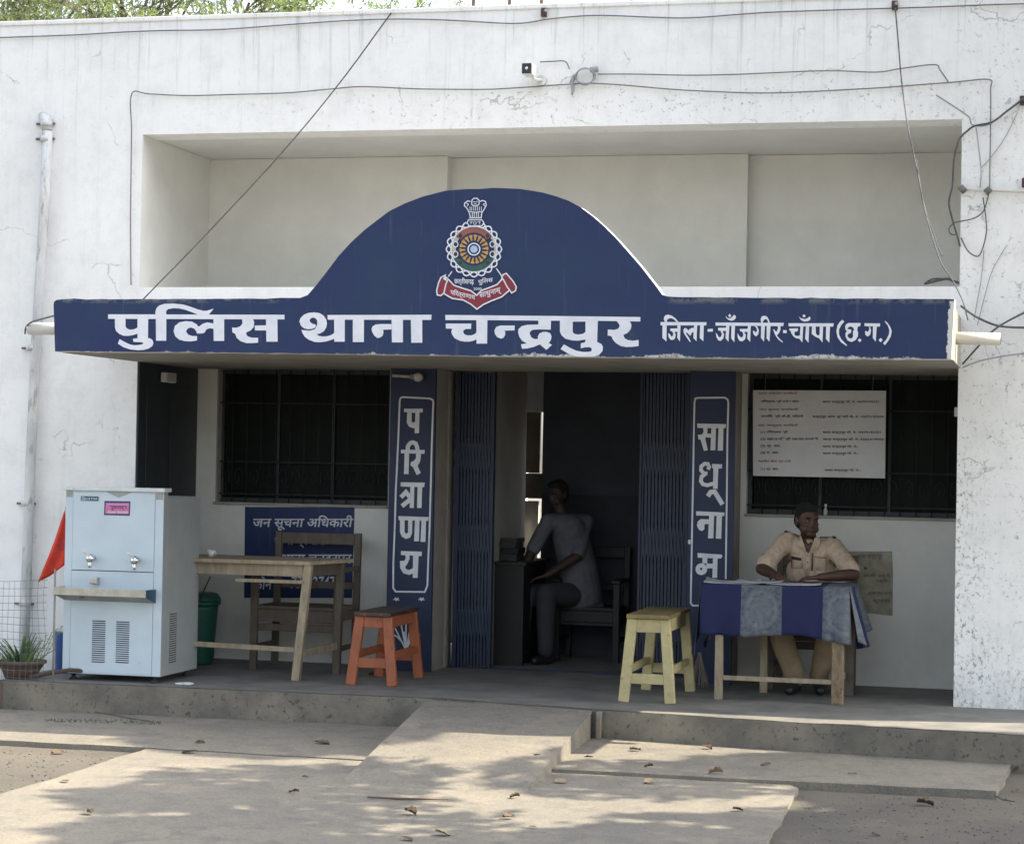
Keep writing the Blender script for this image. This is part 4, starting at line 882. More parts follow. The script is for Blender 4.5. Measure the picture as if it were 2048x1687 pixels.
for (xa, xb, za, zb) in ((X0+.0535, X0+.0555, Z0+.01, Z1-.01), (X1-.0615, X1-.0595, Z0+.01, Z1-.01)): part('panel_seam', 'trayside', lambda m: m.box(xa, xb, Y0-.0045, Y0-.0031, za, zb), wc)
part('panel_seam', 'rubber', lambda m: m.box(X0+.056, X1-.062, Y0-.0045, Y0-.0031, .7295, .7345), wc)
bd = part('name_badge', 'badge', lambda m: m.box(P(162, 992, YT).x, P(197, 1000, YT).x, YT-.003, YT, P(180, 1001, YT).z, P(180, 992, YT).z, .001), wc)
q = Paint(YT-.0042, bd, .0001); q.text('cooler', 'BLUE STAR', 169, 994.5, 195, 999.5, bold=.02); q.stroke('cooler', [(164, 994), (168, 994), (168, 999), (164, 999)], 1.2, closed=True); q.build()
st = part('sticker', 'navy', lambda m: m.prism([P(209, 1001, YT), P(261, 1002, YT), P(259.5, 1031, YT), P(208, 1029.5, YT)], (0, .0008, 0)), wc)
q = Paint(YT-.0015, st, .0001)
q.poly('pink', [(211.5, 1005), (258.5, 1005.5), (257.5, 1027.5), (210.5, 1026.5)]); q.stroke('skyblue', [(214, 1008), (222, 1007.5), (240, 1009), (256, 1008)], .8)
q.text('navy', 'सूचनार्थ', 219, 1011, 254, 1020, bold=.03); q.text('cooler', 'शीतल पेयजल', 213, 1020.5, 256, 1026.5, bold=.02); q.build()
def tap(px, py, sgn):
    c = P(px, py, YT-.045)
    t = part('tap', 'chrome', lambda m: (m.tube([(c.x, YT+.002, c.z), (c.x, YT-.03, c.z)], .018, 16), m.ell((c.x, YT-.05, c.z), (.030, .030, .032), 18)), wc)
    part('tap_nozzle', 'chrome', lambda m: m.lathe((c.x, YT-.055, c.z-.062), [(.008, 0), (.010, .01), (.016, .04)], 12), t)
    part('tap_lever', 'white', lambda m: (m.tube([(c.x-.005, YT-.055, c.z+.025), (c.x-.026, YT-.075, c.z+.042)], [.008, .006], 8), m.ell((c.x-.030, YT-.078, c.z+.044), (.013, .008, .008), 10)), t)
tap(181, 1116, 1); tap(270, 1120, 1)
tr = part('drip_tray', 'steel', lambda m: (m.box(-.155, .50, -.93, -.925, .575, .625, .001), m.box(-.155, -.150, -.9249, YT, .575, .624), m.box(.495, .50, -.9249, YT, .575, .624)), wc)
part('tray_bottom', 'trayside', lambda m: m.prism([(-.150, -.9249, .576), (-.150, YT-.002, .530), (-.150, YT-.002, .536), (-.150, -.9249, .582)], (.645, 0, 0)), wc)
part('tray_end', 'badge', lambda m: m.prism([(.5005, -.93, .62), (.5005, YT-.002, .62), (.5005, YT-.002, .53), (.5005, -.93, .576)], (.003, 0, 0)), wc)
part('drain_nut', 'trayside', lambda m: m.ell((.01, -.85, .548), (.016, .016, .012), 10), wc)
part('inlet_block', 'steel', lambda m: m.box(.045, .10, YT-.045, YT, .645, .69, .006), wc)
# louvres: near-black strips painting the slot shade, each with its own lip
def louvres(xa, xb, za, zb, n, side=False):
    sl_ = lv = None; d = (zb-za)/n
    for i in range(n):
        z = za+d*i
        if sl_ is None:
            if side: sl_ = part('vent_slot_shade', 'dark', lambda m: m.box(X1-.002, X1+.0012, xa, xb, z, z+d*.5), wc); lv = part('louvre', 'coolerside', lambda m: m.prism([(X1+.0005, xa, z+d*.52), (X1+.005, xa, z+d*.45), (X1+.0005, xa, z+d*.95)], (0, xb-xa, 0)), wc)
            else: sl_ = part('vent_slot_shade', 'dark', lambda m: m.box(xa, xb, YT-.0006, YT+.003, z, z+d*.50), wc); lv = part('louvre', 'cooler', lambda m: m.prism([(xa, YT+.001, z+d*.5), (xa, YT-.0008, z+d*.5), (xa, YT+.001, z+d*.95)], (xb-xa, 0, 0)), wc)
        else: inst(sl_, (0, 0, d*i)); inst(lv, (0, 0, d*i))
YT2 = YT
def lx(px): return P(px, 1280, YT).x
louvres(lx(184), lx(210), P(200, 1324, YT).z, P(200, 1238, YT).z, 20); louvres(lx(232), lx(258), P(245, 1325, YT).z, P(245, 1240, YT).z, 20)
ya = lambda px: onax(px, 1280, 0, X1).y
louvres(-.62, -.50, P(350, 1322, -.5).z, P(350, 1222, -.5).z, 22, True)

# ================================================================== FLAG, FENCE, PLANT, DRUM, PIPE
fl = thing('flag', P(129, 1130, -.5), 'triangular saffron red flag leaning against the wall left of the water cooler', 'flag')
fb = MB(); A, Bq, C = P(130, 1018, -.5), P(78, 1164, -.5), P(134, 1128, -.46)
n = 14; rows = []
for i in range(n+1):
    a = A.lerp(Bq, i/n); b = A.lerp(C, i/n)
    rows.append([fb.b.verts.new(a.lerp(b, j/8)+Vector((0, .018*math.sin(j*.9+i*.35)*(i/n), 0))) for j in range(9)])
for i in range(n):
    for j in range(8):
        try: fb.b.faces.new((rows[i][j], rows[i+1][j], rows[i+1][j+1], rows[i][j+1])).smooth = True
        except ValueError: pass
bmesh.ops.remove_doubles(fb.b, verts=fb.b.verts[:], dist=.0001)
fo_ = fb.build('flag_cloth', 'flag', fl); fo_.modifiers.new('thick', 'SOLIDIFY').thickness = .002
part('flag_pole', 'tan', lambda m: m.tube([P(133, 1012, -.48), P(140, 1340, -.62)], .008, 8), fl)
em2 = Paint(-.53, fl, .0002); em2.stroke('redpaint', cir(121, 1092, 7, 14, 9), 1.4, closed=True); em2.stroke('redpaint', [(117, 1086), (123, 1084), (121, 1092), (125, 1098), (118, 1100)], 1.3); em2.build('printed_sign')

fn = thing('mesh_fence', (-.5, -1.0, 0), 'sagging square wire mesh fence in front of the plant pot at the far left', 'fence')
wm = MB(); YFN = -1.0
def fz(x, t):            # height of wire t (0..1) at x, sagging
    return -.02 + t*(.70 + .02*math.sin(x*3)) + .012*noise.noise(Vector((x*3, t*5, 1)))
xs = [-1.6+.043*i for i in range(34)]
for x in xs:
    if x > -.16: break
    wm.tube([(x+.012*noise.noise(Vector((x*5, t*3, 2))), YFN+.02*noise.noise(Vector((x*2, t*2, 7))), fz(x, t)) for t in [k/8 for k in range(9)]], .0014, 4)
for k in range(15):
    t = k/14; wm.tube([(x, YFN+.02*noise.noise(Vector((x*2, t*2, 7))), fz(x, t)) for x in [-1.6+.06*i for i in range(25)]], .0014, 4)
tag(wm.build('wire_mesh', 'wire', fn), kind='stuff')
part('fence_post', 'umber', lambda m: m.tube([(-.158, YFN+.1, -.0), (-.160, YFN+.1, .74)], .007, 8), fn)

pp = thing('potted_plant', (-.44, -.82, 0), 'low clay bowl of spiky green succulent leaves at the left end of the plinth', 'plant')
pc_ = Vector((-.45, -.78, 0))
part('pot', 'pot', lambda m: m.lathe(pc_, [(.105, 0), (.125, .05), (.155, .095), (.168, .10), (.168, .118), (.150, .118), (.145, .10)], 28), pp)
part('soil', 'dirt', lambda m: m.lathe(pc_, [(.142, .085), (.10, .10), (.01, .105)], 20), pp)
rnd = random.Random(3)
for i in range(38):
    a = rnd.uniform(0, 6.28); rr = rnd.uniform(.01, .11); L = rnd.uniform(.10, .23); ln = rnd.uniform(.1, .75)
    b0_ = pc_+Vector((rr*math.cos(a), rr*math.sin(a), .095)); d = Vector((math.cos(a)*ln, math.sin(a)*ln, 1)).normalized(); sd_ = Vector((-math.sin(a), math.cos(a), 0))
    m = MB(); pr_ = None
    for k in range(7):
        t = k/6; wdt = .017*math.sin(math.pi*min(1, t*.8+.2))*(1-t*.6)+.001; c_ = b0_+d*L*t+Vector((math.cos(a), math.sin(a), -.3))*(.05*t*t); nn_ = d.cross(sd_)*.004
        ring = [m.b.verts.new(c_+sd_*wdt+nn_*0), m.b.verts.new(c_+nn_*1.), m.b.verts.new(c_-sd_*wdt), m.b.verts.new(c_-nn_*.6)]
        if pr_:
            for j in range(4): m.b.faces.new((pr_[j], pr_[(j+1) % 4], ring[(j+1) % 4], ring[j])).smooth = True
        pr_ = ring
    m.build('leaf', 'leafp' if i % 4 == 0 else 'leafg', pp)
tw = MB()
for i in range(5):
    b0_ = pc_+Vector((.1+.03*i/5, .02*i-.04, .09)); pts = [b0_+Vector((.008*k*(i-1)*.5+.012*k+rnd.uniform(-.006, .006), .01*k, (.035+.004*i)*k)) for k in range(6)]; tw.tube(pts, .0022, 5)
    for p in pts[1:]:
        for s_ in (-1, 1):
            if rnd.random() < .7: tw.tube([p, p+Vector((s_*rnd.uniform(.008, .02), rnd.uniform(-.01, .01), rnd.uniform(.004, .02)))], [.004, .001], 4)
tw.build('weed_stem', 'leafp', pp)

dr_ = thing('plastic_drum', (-.33, -.25, 0), 'blue plastic drum mostly hidden behind the left side of the water cooler', 'drum')
part('drum_body', 'bluedrum', lambda m: m.lathe((-.315, -.28, 0), [(.10, 0), (.115, .02), (.12, .27), (.125, .28)], 24), dr_)
part('drum_rim', 'lamp', lambda m: m.lathe((-.315, -.28, .281), [(.128, 0), (.128, .014), (.118, .016)], 24), dr_)
bp_ = MB(); bp_.tube([P(58, 1354, -.9), P(100, 1345, -.86), P(140, 1339, -.80), P(185, 1342, -.72)], .014, 10); tag(bp_.build('drain_hose', 'rust', None, at=P(58, 1354, -.9)), 'dark hose lying on the plinth from under the water cooler to the plant pot', 'hose')
rg = MB()
for k in range(7): rg.ell((.70+.03*math.cos(k*1.3), -.72+.03*math.sin(k*2.1), .006), (.035, .022, .008), 8)
tag(rg.build('rag', 'coolertop', None, at=(.70, -.72, .006)), 'small crumpled pale rag on the plinth right of the water cooler', 'rag')

# ================================================================== LEFT TABLE, CUP, ARMCHAIR, BIN
def onfloor_table(name, lab, x0, x1, y0, y1, zt, m, leg=.042, skew=0., splay=0.):
    t = thing(name, ((x0+x1)/2, (y0+y1)/2, 0), lab, 'table'); return t
tl = thing('wooden_table', (.75, .1, 0), 'plain pale wooden table standing behind the water cooler', 'table')
part('tabletop', 'tan', lambda m: m.prism([(.12, -.24, .782), (1.37, -.20, .782), (1.50, .36, .782), (.16, .40, .782)], (0, 0, .025)), tl)
part('apron', 'tan', lambda m: m.box(.18, 1.31, -.165, -.145, .70, .781, .002), tl)
part('side_apron', 'teak', lambda m: m.prism([(1.335, -.14, .70), (1.43, .32, .70), (1.415, .325, .70), (1.32, -.135, .70)], (0, 0, .081)), tl)
part('drawer_rail', 'tan', lambda m: m.box(.84, 1.325, -.205, -.188, .655, .678, .002), tl)
part('leg', 'tan', lambda m: m.beam((1.35, -.16, .781), (1.285, -.19, 0), .055, .05), tl)
part('leg', 'tan', lambda m: m.beam((.20, -.16, .781), (.19, -.19, 0), .05, .05), tl)
part('leg', 'tan', lambda m: m.beam((.22, .34, .781), (.22, .36, 0), .05, .05), tl)
part('leg', 'teak', lambda m: m.beam((1.43, .29, .781), (1.40, .33, 0), .05, .05), tl)
part('stretcher', 'tan', lambda m: m.beam((.21, -.17, .225), (1.285, -.175, .205), .035, .022), tl)
part('stretcher', 'tan', lambda m: m.beam((1.31, -.17, .185), (1.41, .33, .20), .022, .05, ref=(0, 0, 1)), tl)
cu_ = thing('cup', P(422, 1104, .0), 'tiny white cup on the pale table top beside the water cooler', 'cup')
k0 = P(422, 1105, .05); k0.z = .808
part('cup_body', 'white', lambda m: m.lathe(k0, [(.016, 0), (.024, .02), (.027, .045), (.024, .045), (.018, .012)], 16), cu_)
part('cup_handle', 'white', lambda m: m.tube([k0+Vector((.024+.012*math.sin(a_), 0, .024-.014*math.cos(a_))) for a_ in [math.pi*i/6 for i in range(7)]], .0035, 6), cu_)

def armchair(name, base, lab, w_, dd, zs, za, zb, m='teak', slats=0):
    x, y = base; t = thing(name, (x, y, 0), lab, 'chair')
    fx, bx, fy, by = w_/2, w_/2*.98, y-dd/2, y+dd/2
    for s_ in (-1, 1):
        part('front_leg', m, lambda q_: q_.beam((x+s_*fx, fy, 0), (x+s_*fx, fy, za), .05, .045), t)
        part('back_post', m, lambda q_: q_.beam((x+s_*bx, by, 0), (x+s_*bx*1.0, by+.05, zb), .045, .045), t)
        part('arm', m, lambda q_: q_.beam((x+s_*fx, fy-.05, za+.012), (x+s_*bx, by+.015, za+.012), .065, .024, ref=(0, 0, 1)), t)
        part('side_rail', m, lambda q_: q_.beam((x+s_*fx, fy+.024, zs-.05), (x+s_*bx, by-.024, zs-.05), .07, .022, ref=(1, 0, 0)), t)
        part('side_stretcher', m, lambda q_: q_.beam((x+s_*fx, fy+.024, .16), (x+s_*bx, by-.024, .16), .035, .022, ref=(1, 0, 0)), t)
    part('front_rail', m, lambda q_: q_.beam((x-fx+.026, fy, zs-.055), (x+fx-.026, fy, zs-.055), .085, .022, ref=(0, 1, 0)), t)
    part('seat', m, lambda q_: q_.box(x-fx+.0, x+fx, fy-.02, by-.025, zs-.010, zs+.014, .004), t)
    part('top_rail', m, lambda q_: q_.box(x-bx+.024, x+bx-.024, by+.030, by+.062, zb-.085, zb-.004, .006), t)
    part('middle_rail', m, lambda q_: q_.box(x-bx+.024, x+bx-.024, by+.016, by+.038, zs+.12, zs+.17, .004), t)
    part('front_stretcher', m, lambda q_: q_.beam((x-fx+.026, fy+.02, .30), (x+fx-.026, fy+.02, .30), .05, .02, ref=(0, 1, 0)), t)
    for k in range(slats):
        xx = x-bx+.06+(2*bx-.12)*k/(slats-1); part('back_slat', m, lambda q_: q_.beam((xx, by+.03, zs+.171), (xx, by+.044, zb-.086), .03, .014, ref=(0, 1, 0), bev=.001), t)
    return t
armchair('wooden_armchair', (1.05, .66), 'dark weathered wooden armchair behind the pale table, in front of the painted navy notice', .62, .42, .44, .70, .965)

gb = thing('dustbin', (.27, .62, 0), 'dark green lidded plastic dustbin under the pale table', 'bin')
part('bin_body', 'bin', lambda m: m.lathe((.23, .62, 0), [(.12, 0), (.13, .02), (.155, .40), (.16, .43)], 28), gb)
part('bin_rim', 'bin', lambda m: m.lathe((.23, .62, .431), [(.172, 0), (.176, .01), (.176, .028), (.165, .03)], 28), gb)
part('bin_lid', 'binlid', lambda m: m.lathe((.23, .62, .462), [(.178, 0), (.176, .015), (.15, .05), (.13, .055), (.05, .06)], 28), gb)
sk = MB(); sk.tube([P(400, 1200, .35), P(410, 1175, .36), P(421, 1152, .37)], .005, 6); tag(sk.build('stick', 'rubber', None, at=P(400, 1200, .35)), 'thin black stick leaning above the green dustbin', 'stick')

# ================================================================== STOOLS
def stool(name, lab, x0, x1, y0, y1, zt, m, mt, splx=.035, sply=.03, tx=.045, rail=.075, low=.15):
    t = thing(name, ((x0+x1)/2, (y0+y1)/2, 0), lab, 'stool', None)
    tx0, tx1, ty0, ty1 = x0+splx, x1-splx, y0+sply, y1-sply
    lg = {}
    zz = zt-.027
    for i, (bx_, by_, ux, uy) in enumerate(((x0, y0, tx0, ty0), (x1, y0, tx1, ty0), (x0, y1, tx0, ty1), (x1, y1, tx1, ty1))):
        part('leg', m, lambda q_: q_.beam((bx_, by_, 0), (ux, uy, zz), .066, .042, bev=.005), t)
    def lerp(k, i, j):   # leg corner at height k
        bx_ = (x0, x1)[i]; by_ = (y0, y1)[j]; ux = (tx0, tx1)[i]; uy = (ty0, ty1)[j]; f = k/zz
        return Vector((bx_+(ux-bx_)*f, by_+(uy-by_)*f, k))
    for j in (0, 1):
        a, b = lerp(zz-rail/2-.002, 0, j), lerp(zz-rail/2-.002, 1, j); part('apron', m, lambda q_: q_.beam(a+Vector((.028, 0, 0)), b-Vector((.028, 0, 0)), rail, .02, ref=(0, 1, 0)), t)
        a, b = lerp(low, 0, j), lerp(low, 1, j); part('stretcher', m, lambda q_: q_.beam(a+Vector((.027, 0, 0)), b-Vector((.027, 0, 0)), .065, .02, ref=(0, 1, 0)), t)
    for i in (0, 1):
        a, b = lerp(zz-rail/2-.002, i, 0), lerp(zz-rail/2-.002, i, 1); part('side_apron', m, lambda q_: q_.beam(a+Vector((0, .021, 0)), b-Vector((0, .021, 0)), rail, .02, ref=(1, 0, 0)), t)
        a, b = lerp(low+.05, i, 0), lerp(low+.05, i, 1); part('side_stretcher', m, lambda q_: q_.beam(a+Vector((0, .021, 0)), b-Vector((0, .021, 0)), .05, .02, ref=(1, 0, 0)), t)
    ov = .022
    part('seat', mt, lambda q_: q_.box(tx0-ov-.012, tx1+ov+.012, ty0-ov-.02, ty1+ov+.02, zt-.026, zt, .004), t)
    return t
stool('wooden_stool', 'orange painted wooden stool with a dark worn top in front of the left pillar', 1.71, 2.00, -.30, .33, .487, 'orange', 'stooltop', .05)
stool('wooden_stool', 'pale yellow painted wooden stool with olive top standing left of the cloth covered table', 3.615, 3.915, -.58, .22, .556, 'yellow', 'olive', .045, rail=.085)
bl = thing('brush', P(1440, 1300, .2), 'straw broom lying behind the yellow stool under the table', 'broom')
bm_ = MB(); rnd = random.Random(5)
bpos = Vector((4.02, .35, .16))
for k in range(40): bm_.tube([bpos+Vector((rnd.uniform(-.01, .01), 0, .2)), bpos+Vector((rnd.uniform(-.07, .07), rnd.uniform(-.05, .05), rnd.uniform(-.06, .02)))], .0012, 3)
bm_.build('straws', 'tan', bl); bl['category'] = 'broom'; bl.location = bpos
for c_ in bl.children:
    pass
part('broom_handle', 'tan', lambda m: m.tube([bpos+Vector((0, 0, .18)), bpos+Vector((-.02, .02, .42))], .008, 8), bl)

# ================================================================== RIGHT TABLE, CLOTH, NEWSPAPERS
TX0, TX1, TY0, TY1, TZ = 4.045, 4.985, -.20, .42, .742
tb = thing('wooden_table', ((TX0+TX1)/2, .1, 0), 'rough pale wooden table under the blue and grey patchwork cloth', 'table')
part('tabletop', 'tan', lambda m: m.box(TX0, TX1, TY0, TY1, TZ-.026, TZ-.004, .003), tb)
part('leg', 'tan', lambda m: m.box(4.135, 4.185, TY0+.01, TY0+.06, 0, TZ-.027, .003), tb)
part('leg', 'stained', lambda m: m.box(4.885, 4.962, TY0-.005, TY0+.065, 0, TZ-.027, .008), tb)
part('leg', 'tan', lambda m: m.box(4.36, 4.41, TY1-.08, TY1-.03, 0, TZ-.027, .003), tb)
part('leg', 'teak', lambda m: m.box(4.92, 4.98, TY1-.08, TY1-.03, 0, TZ-.027, .003), tb)
part('stretcher', 'tan', lambda m: m.box(4.186, 4.884, TY0+.02, TY0+.045, .125, .155, .003), tb)
part('stretcher', 'tan', lambda m: m.box(4.905, 4.93, TY0+.061, TY1-.081, .12, .16, .003), tb)
part('apron', 'tan', lambda m: m.box(4.19, 4.88, TY0+.02, TY0+.04, TZ-.10, TZ-.028, .002), tb)
# cloth: top, front drape, right side drape, left side corner
ck = MB(); uvl = ck.b.loops.layers.uv.new('UVMap')
def sheet(fn, nu, nv):
    vs = [[None]*(nv+1) for _ in range(nu+1)]; uv = {}
    for i in range(nu+1):
        for j in range(nv+1):
            p, u_, v_ = fn(i/nu, j/nv); vs[i][j] = ck.b.verts.new(p); uv[vs[i][j]] = (u_, v_)
    for i in range(nu):
        for j in range(nv):
            f = ck.b.faces.new((vs[i][j], vs[i+1][j], vs[i+1][j+1], vs[i][j+1])); f.smooth = True
            for l in f.loops: l[uvl].uv = uv[l.vert]
WX = TX1-TX0
UO = .02
def fpatch(x): return x-TX0+.524*4+.005      # one pair of patches = .524 m
def topf(a, b):
    x = TX0-.006+(WX+.012)*a; y = TY0-.008+(TY1-TY0+.016)*b
    return Vector((x, y, TZ+.002+.002*noise.noise(Vector((x*9, y*9, 0))))), fpatch(x), .33+b
def frontf(a, b):
    x = TX0-.006+(WX+.012)*a; drop = .322+.010*math.sin(a*7)+.008*noise.noise(Vector((a*11, 0, 0)))+.035*max(0, a-.70)/.3
    r_ = .03*b*max(0, (a-.72))*3
    y = TY0-.009-.006*b-.014*b*math.sin(a*17+1+math.sin(a*5)*2)*b-.008*b*noise.noise(Vector((a*14, b*3, 4))) - r_*math.sin((a-.72)*60)*.9
    return Vector((x+.02*b*(a > .95), y, TZ+.002-drop*b)), fpatch(x), .33*(1-b)
def rightf(a, b):
    y = TY0-.008+(TY1-TY0+.016)*a; x = TX1+.007+.075*math.sin(a*9+.6)**2*b+.035*b
    return Vector((x, y, TZ+.002-(.34+.06*math.sin(a*5))*b)), fpatch(TX1+(y-TY0)), .33*(1-b)
def leftf(a, b):
    y = TY0-.008+(TY1-TY0+.016)*a; x = TX0-.007-.03*b-.035*math.sin(a*8+.4)**2*b
    return Vector((x, y, TZ+.002-(.38+.09*math.cos(a*6))*b)), fpatch(TX0-(y-TY0)-.26), .33*(1-b)
sheet(topf, 36, 20); sheet(frontf, 70, 16); sheet(rightf, 40, 14); sheet(leftf, 40, 14)
bmesh.ops.remove_doubles(ck.b, verts=ck.b.verts[:], dist=.0005)
clo = ck.build('tablecloth', 'cloth', None, at=((TX0+TX1)/2, .1, TZ)); tag(clo, 'navy and grey patchwork cloth draped over the right table, crumpled at its right corner', 'tablecloth')
clo.modifiers.new('thick', 'SOLIDIFY').thickness = .0015
rnd = random.Random(11)
def paper(x, y, w_, d_, rz, z, lab, curl=.01):
    m = MB(); c_, s_ = math.cos(rz), math.sin(rz); n1, n2 = 10, 8; g_ = []
    for i in range(n1+1):
        row = []
        for j in range(n2+1):
            u_, v_ = (i/n1-.5)*w_, (j/n2-.5)*d_
            zz = z+.004*abs(noise.noise(Vector((u_*9+x*7, v_*9, z*50))))+curl*(abs(2*i/n1-1)**4)*.7*abs(noise.noise(Vector((x, y*3, j/3))))*2
            row.append(m.b.verts.new((x+u_*c_-v_*s_, y+u_*s_+v_*c_, zz)))
        g_.append(row)
    for i in range(n1):
        for j in range(n2): m.b.faces.new((g_[i][j], g_[i+1][j], g_[i+1][j+1], g_[i][j+1])).smooth = True
    o = m.build('newspaper', 'news', None, at=(x, y, z)); o.modifiers.new('thick', 'SOLIDIFY').thickness = .003
    return tag(o, lab, 'newspaper', 'newspapers spread on the cloth covered table')
paper(4.22, -.02, .36, .36, .1, TZ+.008, 'crumpled newspaper at the left end of the cloth covered table', .03)
paper(4.37, -.04, .30, .30, -.15, TZ+.016, 'flat newspaper under the officer\'s right hand')
paper(4.62, -.03, .34, .30, .05, TZ+.008, 'open newspaper at the middle of the table before the officer')
pn_ = MB(); pn_.tube([(4.475, .03, TZ+.075), (4.49, -.03, TZ+.024)], .004, 6); tag(pn_.build('pen', 'badge', None, at=(4.48, 0, TZ+.05)), 'thin pen held in the officer\'s right hand', 'pen')

# ================================================================== PEOPLE
class Body:
    def __init__(s): s.m = MB()
    def cap(s, a, b, ra, rb, n=16, flat=None):
        a, b = Vector(a), Vector(b); t = (b-a); L = t.length; q_ = t.to_track_quat('Z', 'X').to_matrix().to_4x4()
        steps = 4; prof = []
        for k in range(steps+1): th = math.pi/2*k/steps; prof.append((ra*math.sin(th), -ra*math.cos(th)))
        for k in range(steps+1): th = math.pi/2*k/steps; prof.append((rb*math.cos(th), L+rb*math.sin(th)))
        rings = []
        for r_, z_ in prof:
            r_ = max(r_, .0005); ring = []
            for j in range(n):
                v = Vector((r_*math.cos(2*math.pi*j/n), r_*math.sin(2*math.pi*j/n), z_)); ring.append(s.m.b.verts.new(Matrix.Translation(a) @ q_ @ v))
            rings.append(ring)
        for A1, B1 in zip(rings, rings[1:]):
            for j in range(n): s.m.b.faces.new((A1[j], A1[(j+1) % n], B1[(j+1) % n], B1[j]))
        s.m.b.faces.new(rings[0][::-1]); s.m.b.faces.new(rings[-1]); return s
    def chain(s, pts, rs):
        for i in range(len(pts)-1): s.cap(pts[i], pts[i+1], rs[i], rs[i+1])
        return s
    def ell(s, c, r, rot=None): s.m.ell(c, r, 20, rot); return s
    def build(s, name, m, parent, voxel=.007, smooth=6, thick=None):
        o = s.m.build(name, m, parent)
        r_ = o.modifiers.new('r', 'REMESH'); r_.mode = 'VOXEL'; r_.voxel_size = voxel; r_.use_smooth_shade = True
        sm = o.modifiers.new('s', 'SMOOTH'); sm.iterations = smooth; sm.factor = .5
        me = bpy.data.meshes.new_from_object(o.evaluated_get(bpy.context.evaluated_depsgraph_get()))
        o.modifiers.clear(); old = o.data; o.data = me; me.name = name; bpy.data.meshes.remove(old)
        if not me.materials: me.materials.append(MT[m])
        for p_ in me.polygons: p_.use_smooth = True
        return o
def face_points(c, yaw_, pit=0.):
    Rm = (Matrix.Rotation(yaw_, 3, 'Z') @ Matrix.Rotation(pit, 3, 'X'))
    return lambda x, y, z: Vector(c)+Rm @ Vector((x, y, z)), Rm
def head(bd_, c, yaw_, pit=0., k=1.):
    """head looking along local -y; c is the centre of the skull"""
    F, Rm = face_points(c, yaw_, pit)
    e = lambda p, r: bd_.ell(F(p[0]*k, p[1]*k, p[2]*k), [q_*k for q_ in r], Rm)
    e((0, .012, .022), (.072, .090, .082)); e((0, -.022, -.03), (.059, .062, .082)); e((0, -.050, -.086), (.030, .028, .022))   # skull, face, chin
    e((.042, -.03, -.055), (.022, .045, .030)); e((-.042, -.03, -.055), (.022, .045, .030))                                  # jaw
    e((0, -.082, -.012), (.009, .012, .026)); e((0, -.094, -.031), (.012, .012, .010)); e((.010, -.086, -.034), (.008, .009, .007)); e((-.010, -.086, -.034), (.008, .009, .007))
    e((.028, -.070, .018), (.024, .014, .008)); e((-.028, -.070, .018), (.024, .014, .008))                                  # brow
    e((.036, -.062, -.022), (.018, .016, .014)); e((-.036, -.062, -.022), (.018, .016, .014))                                # cheek bones
    e((0, -.080, -.055), (.021, .011, .006)); e((0, -.078, -.065), (.018, .011, .007))                                        # lips
    for s_ in (-1, 1): e((s_*.073, .010, -.012), (.007, .018, .031)); e((s_*.076, .016, .004), (.008, .014, .014))            # ears
    return F, Rm
def face_details(F, Rm, parent, k=1.):
    for s_ in (-1, 1):
        m = MB(); m.ell(F(s_*.028*k, -.070*k, .0), (.0125*k, .010*k, .0075*k), 12, Rm); m.build('eye', 'eye', parent)
        m = MB(); m.ell(F(s_*.027*k, -.0785*k, -.0005), (.0058*k, .003*k, .0058*k), 10, Rm); m.build('pupil', 'hair', parent)
        m = MB(); m.ell(F(s_*.029*k, -.081*k, .019*k), (.019*k, .005*k, .0038*k), 10, Rm @ Matrix.Rotation(-s_*.12, 3, 'Y')); m.build('eyebrow', 'hair', parent)
def hair_cap(F, Rm, parent, k=1.):
    h = Body()
    h.ell(F(0, .022*k, .040*k), (.077*k, .088*k, .078*k), Rm); h.ell(F(0, .050*k, -.005*k), (.072*k, .058*k, .072*k), Rm); h.ell(F(0, -.030*k, .080*k), (.058*k, .045*k, .030*k), Rm)
    for s_ in (-1, 1): h.ell(F(s_*.066*k, .004*k, .018*k), (.010*k, .022*k, .030*k), Rm)
    o = h.build('hair', 'hair', parent, .006, 3); return o
def hand(bd_, w, palm_dir, up_dir, thumb_side, k=1., curl=.5):
    """five fingers growing from the palm; w = wrist, palm_dir unit, up_dir = back of hand"""
    d = Vector(palm_dir).normalized(); u_ = Vector(up_dir); u_ = (u_-d*u_.dot(d)).normalized(); s_ = d.cross(u_)*thumb_side
    w = Vector(w)
    for i, o_ in enumerate((-.027, -.009, .009, .026)):
        kn = w+d*.088*k+s_*o_*k-d*abs(o_)*.25; bd_.cap(w+s_*o_*.5*k+d*.012, kn, .0165*k, .0125*k, 10)
        L = (.062, .078, .074, .066)[i]*k; a_ = kn+d*L*.45-u_*L*.12*curl; b_ = a_+d*L*.30-u_*L*.28*curl*1.3; c_ = b_+d*L*.16-u_*L*.26*curl*1.5
        bd_.chain([kn, a_, b_, c_], [.0105*k, .0092*k, .0085*k, .0072*k])
    t0 = w+d*.018*k+s_*.022*k; t1 = t0+(d*.7+s_*.8).normalized()*.038*k-u_*.006; t2 = t1+(d+s_*.25).normalized()*.032*k-u_*.008*curl; bd_.chain([t0, t1, t2], [.017*k, .0125*k, .0095*k])

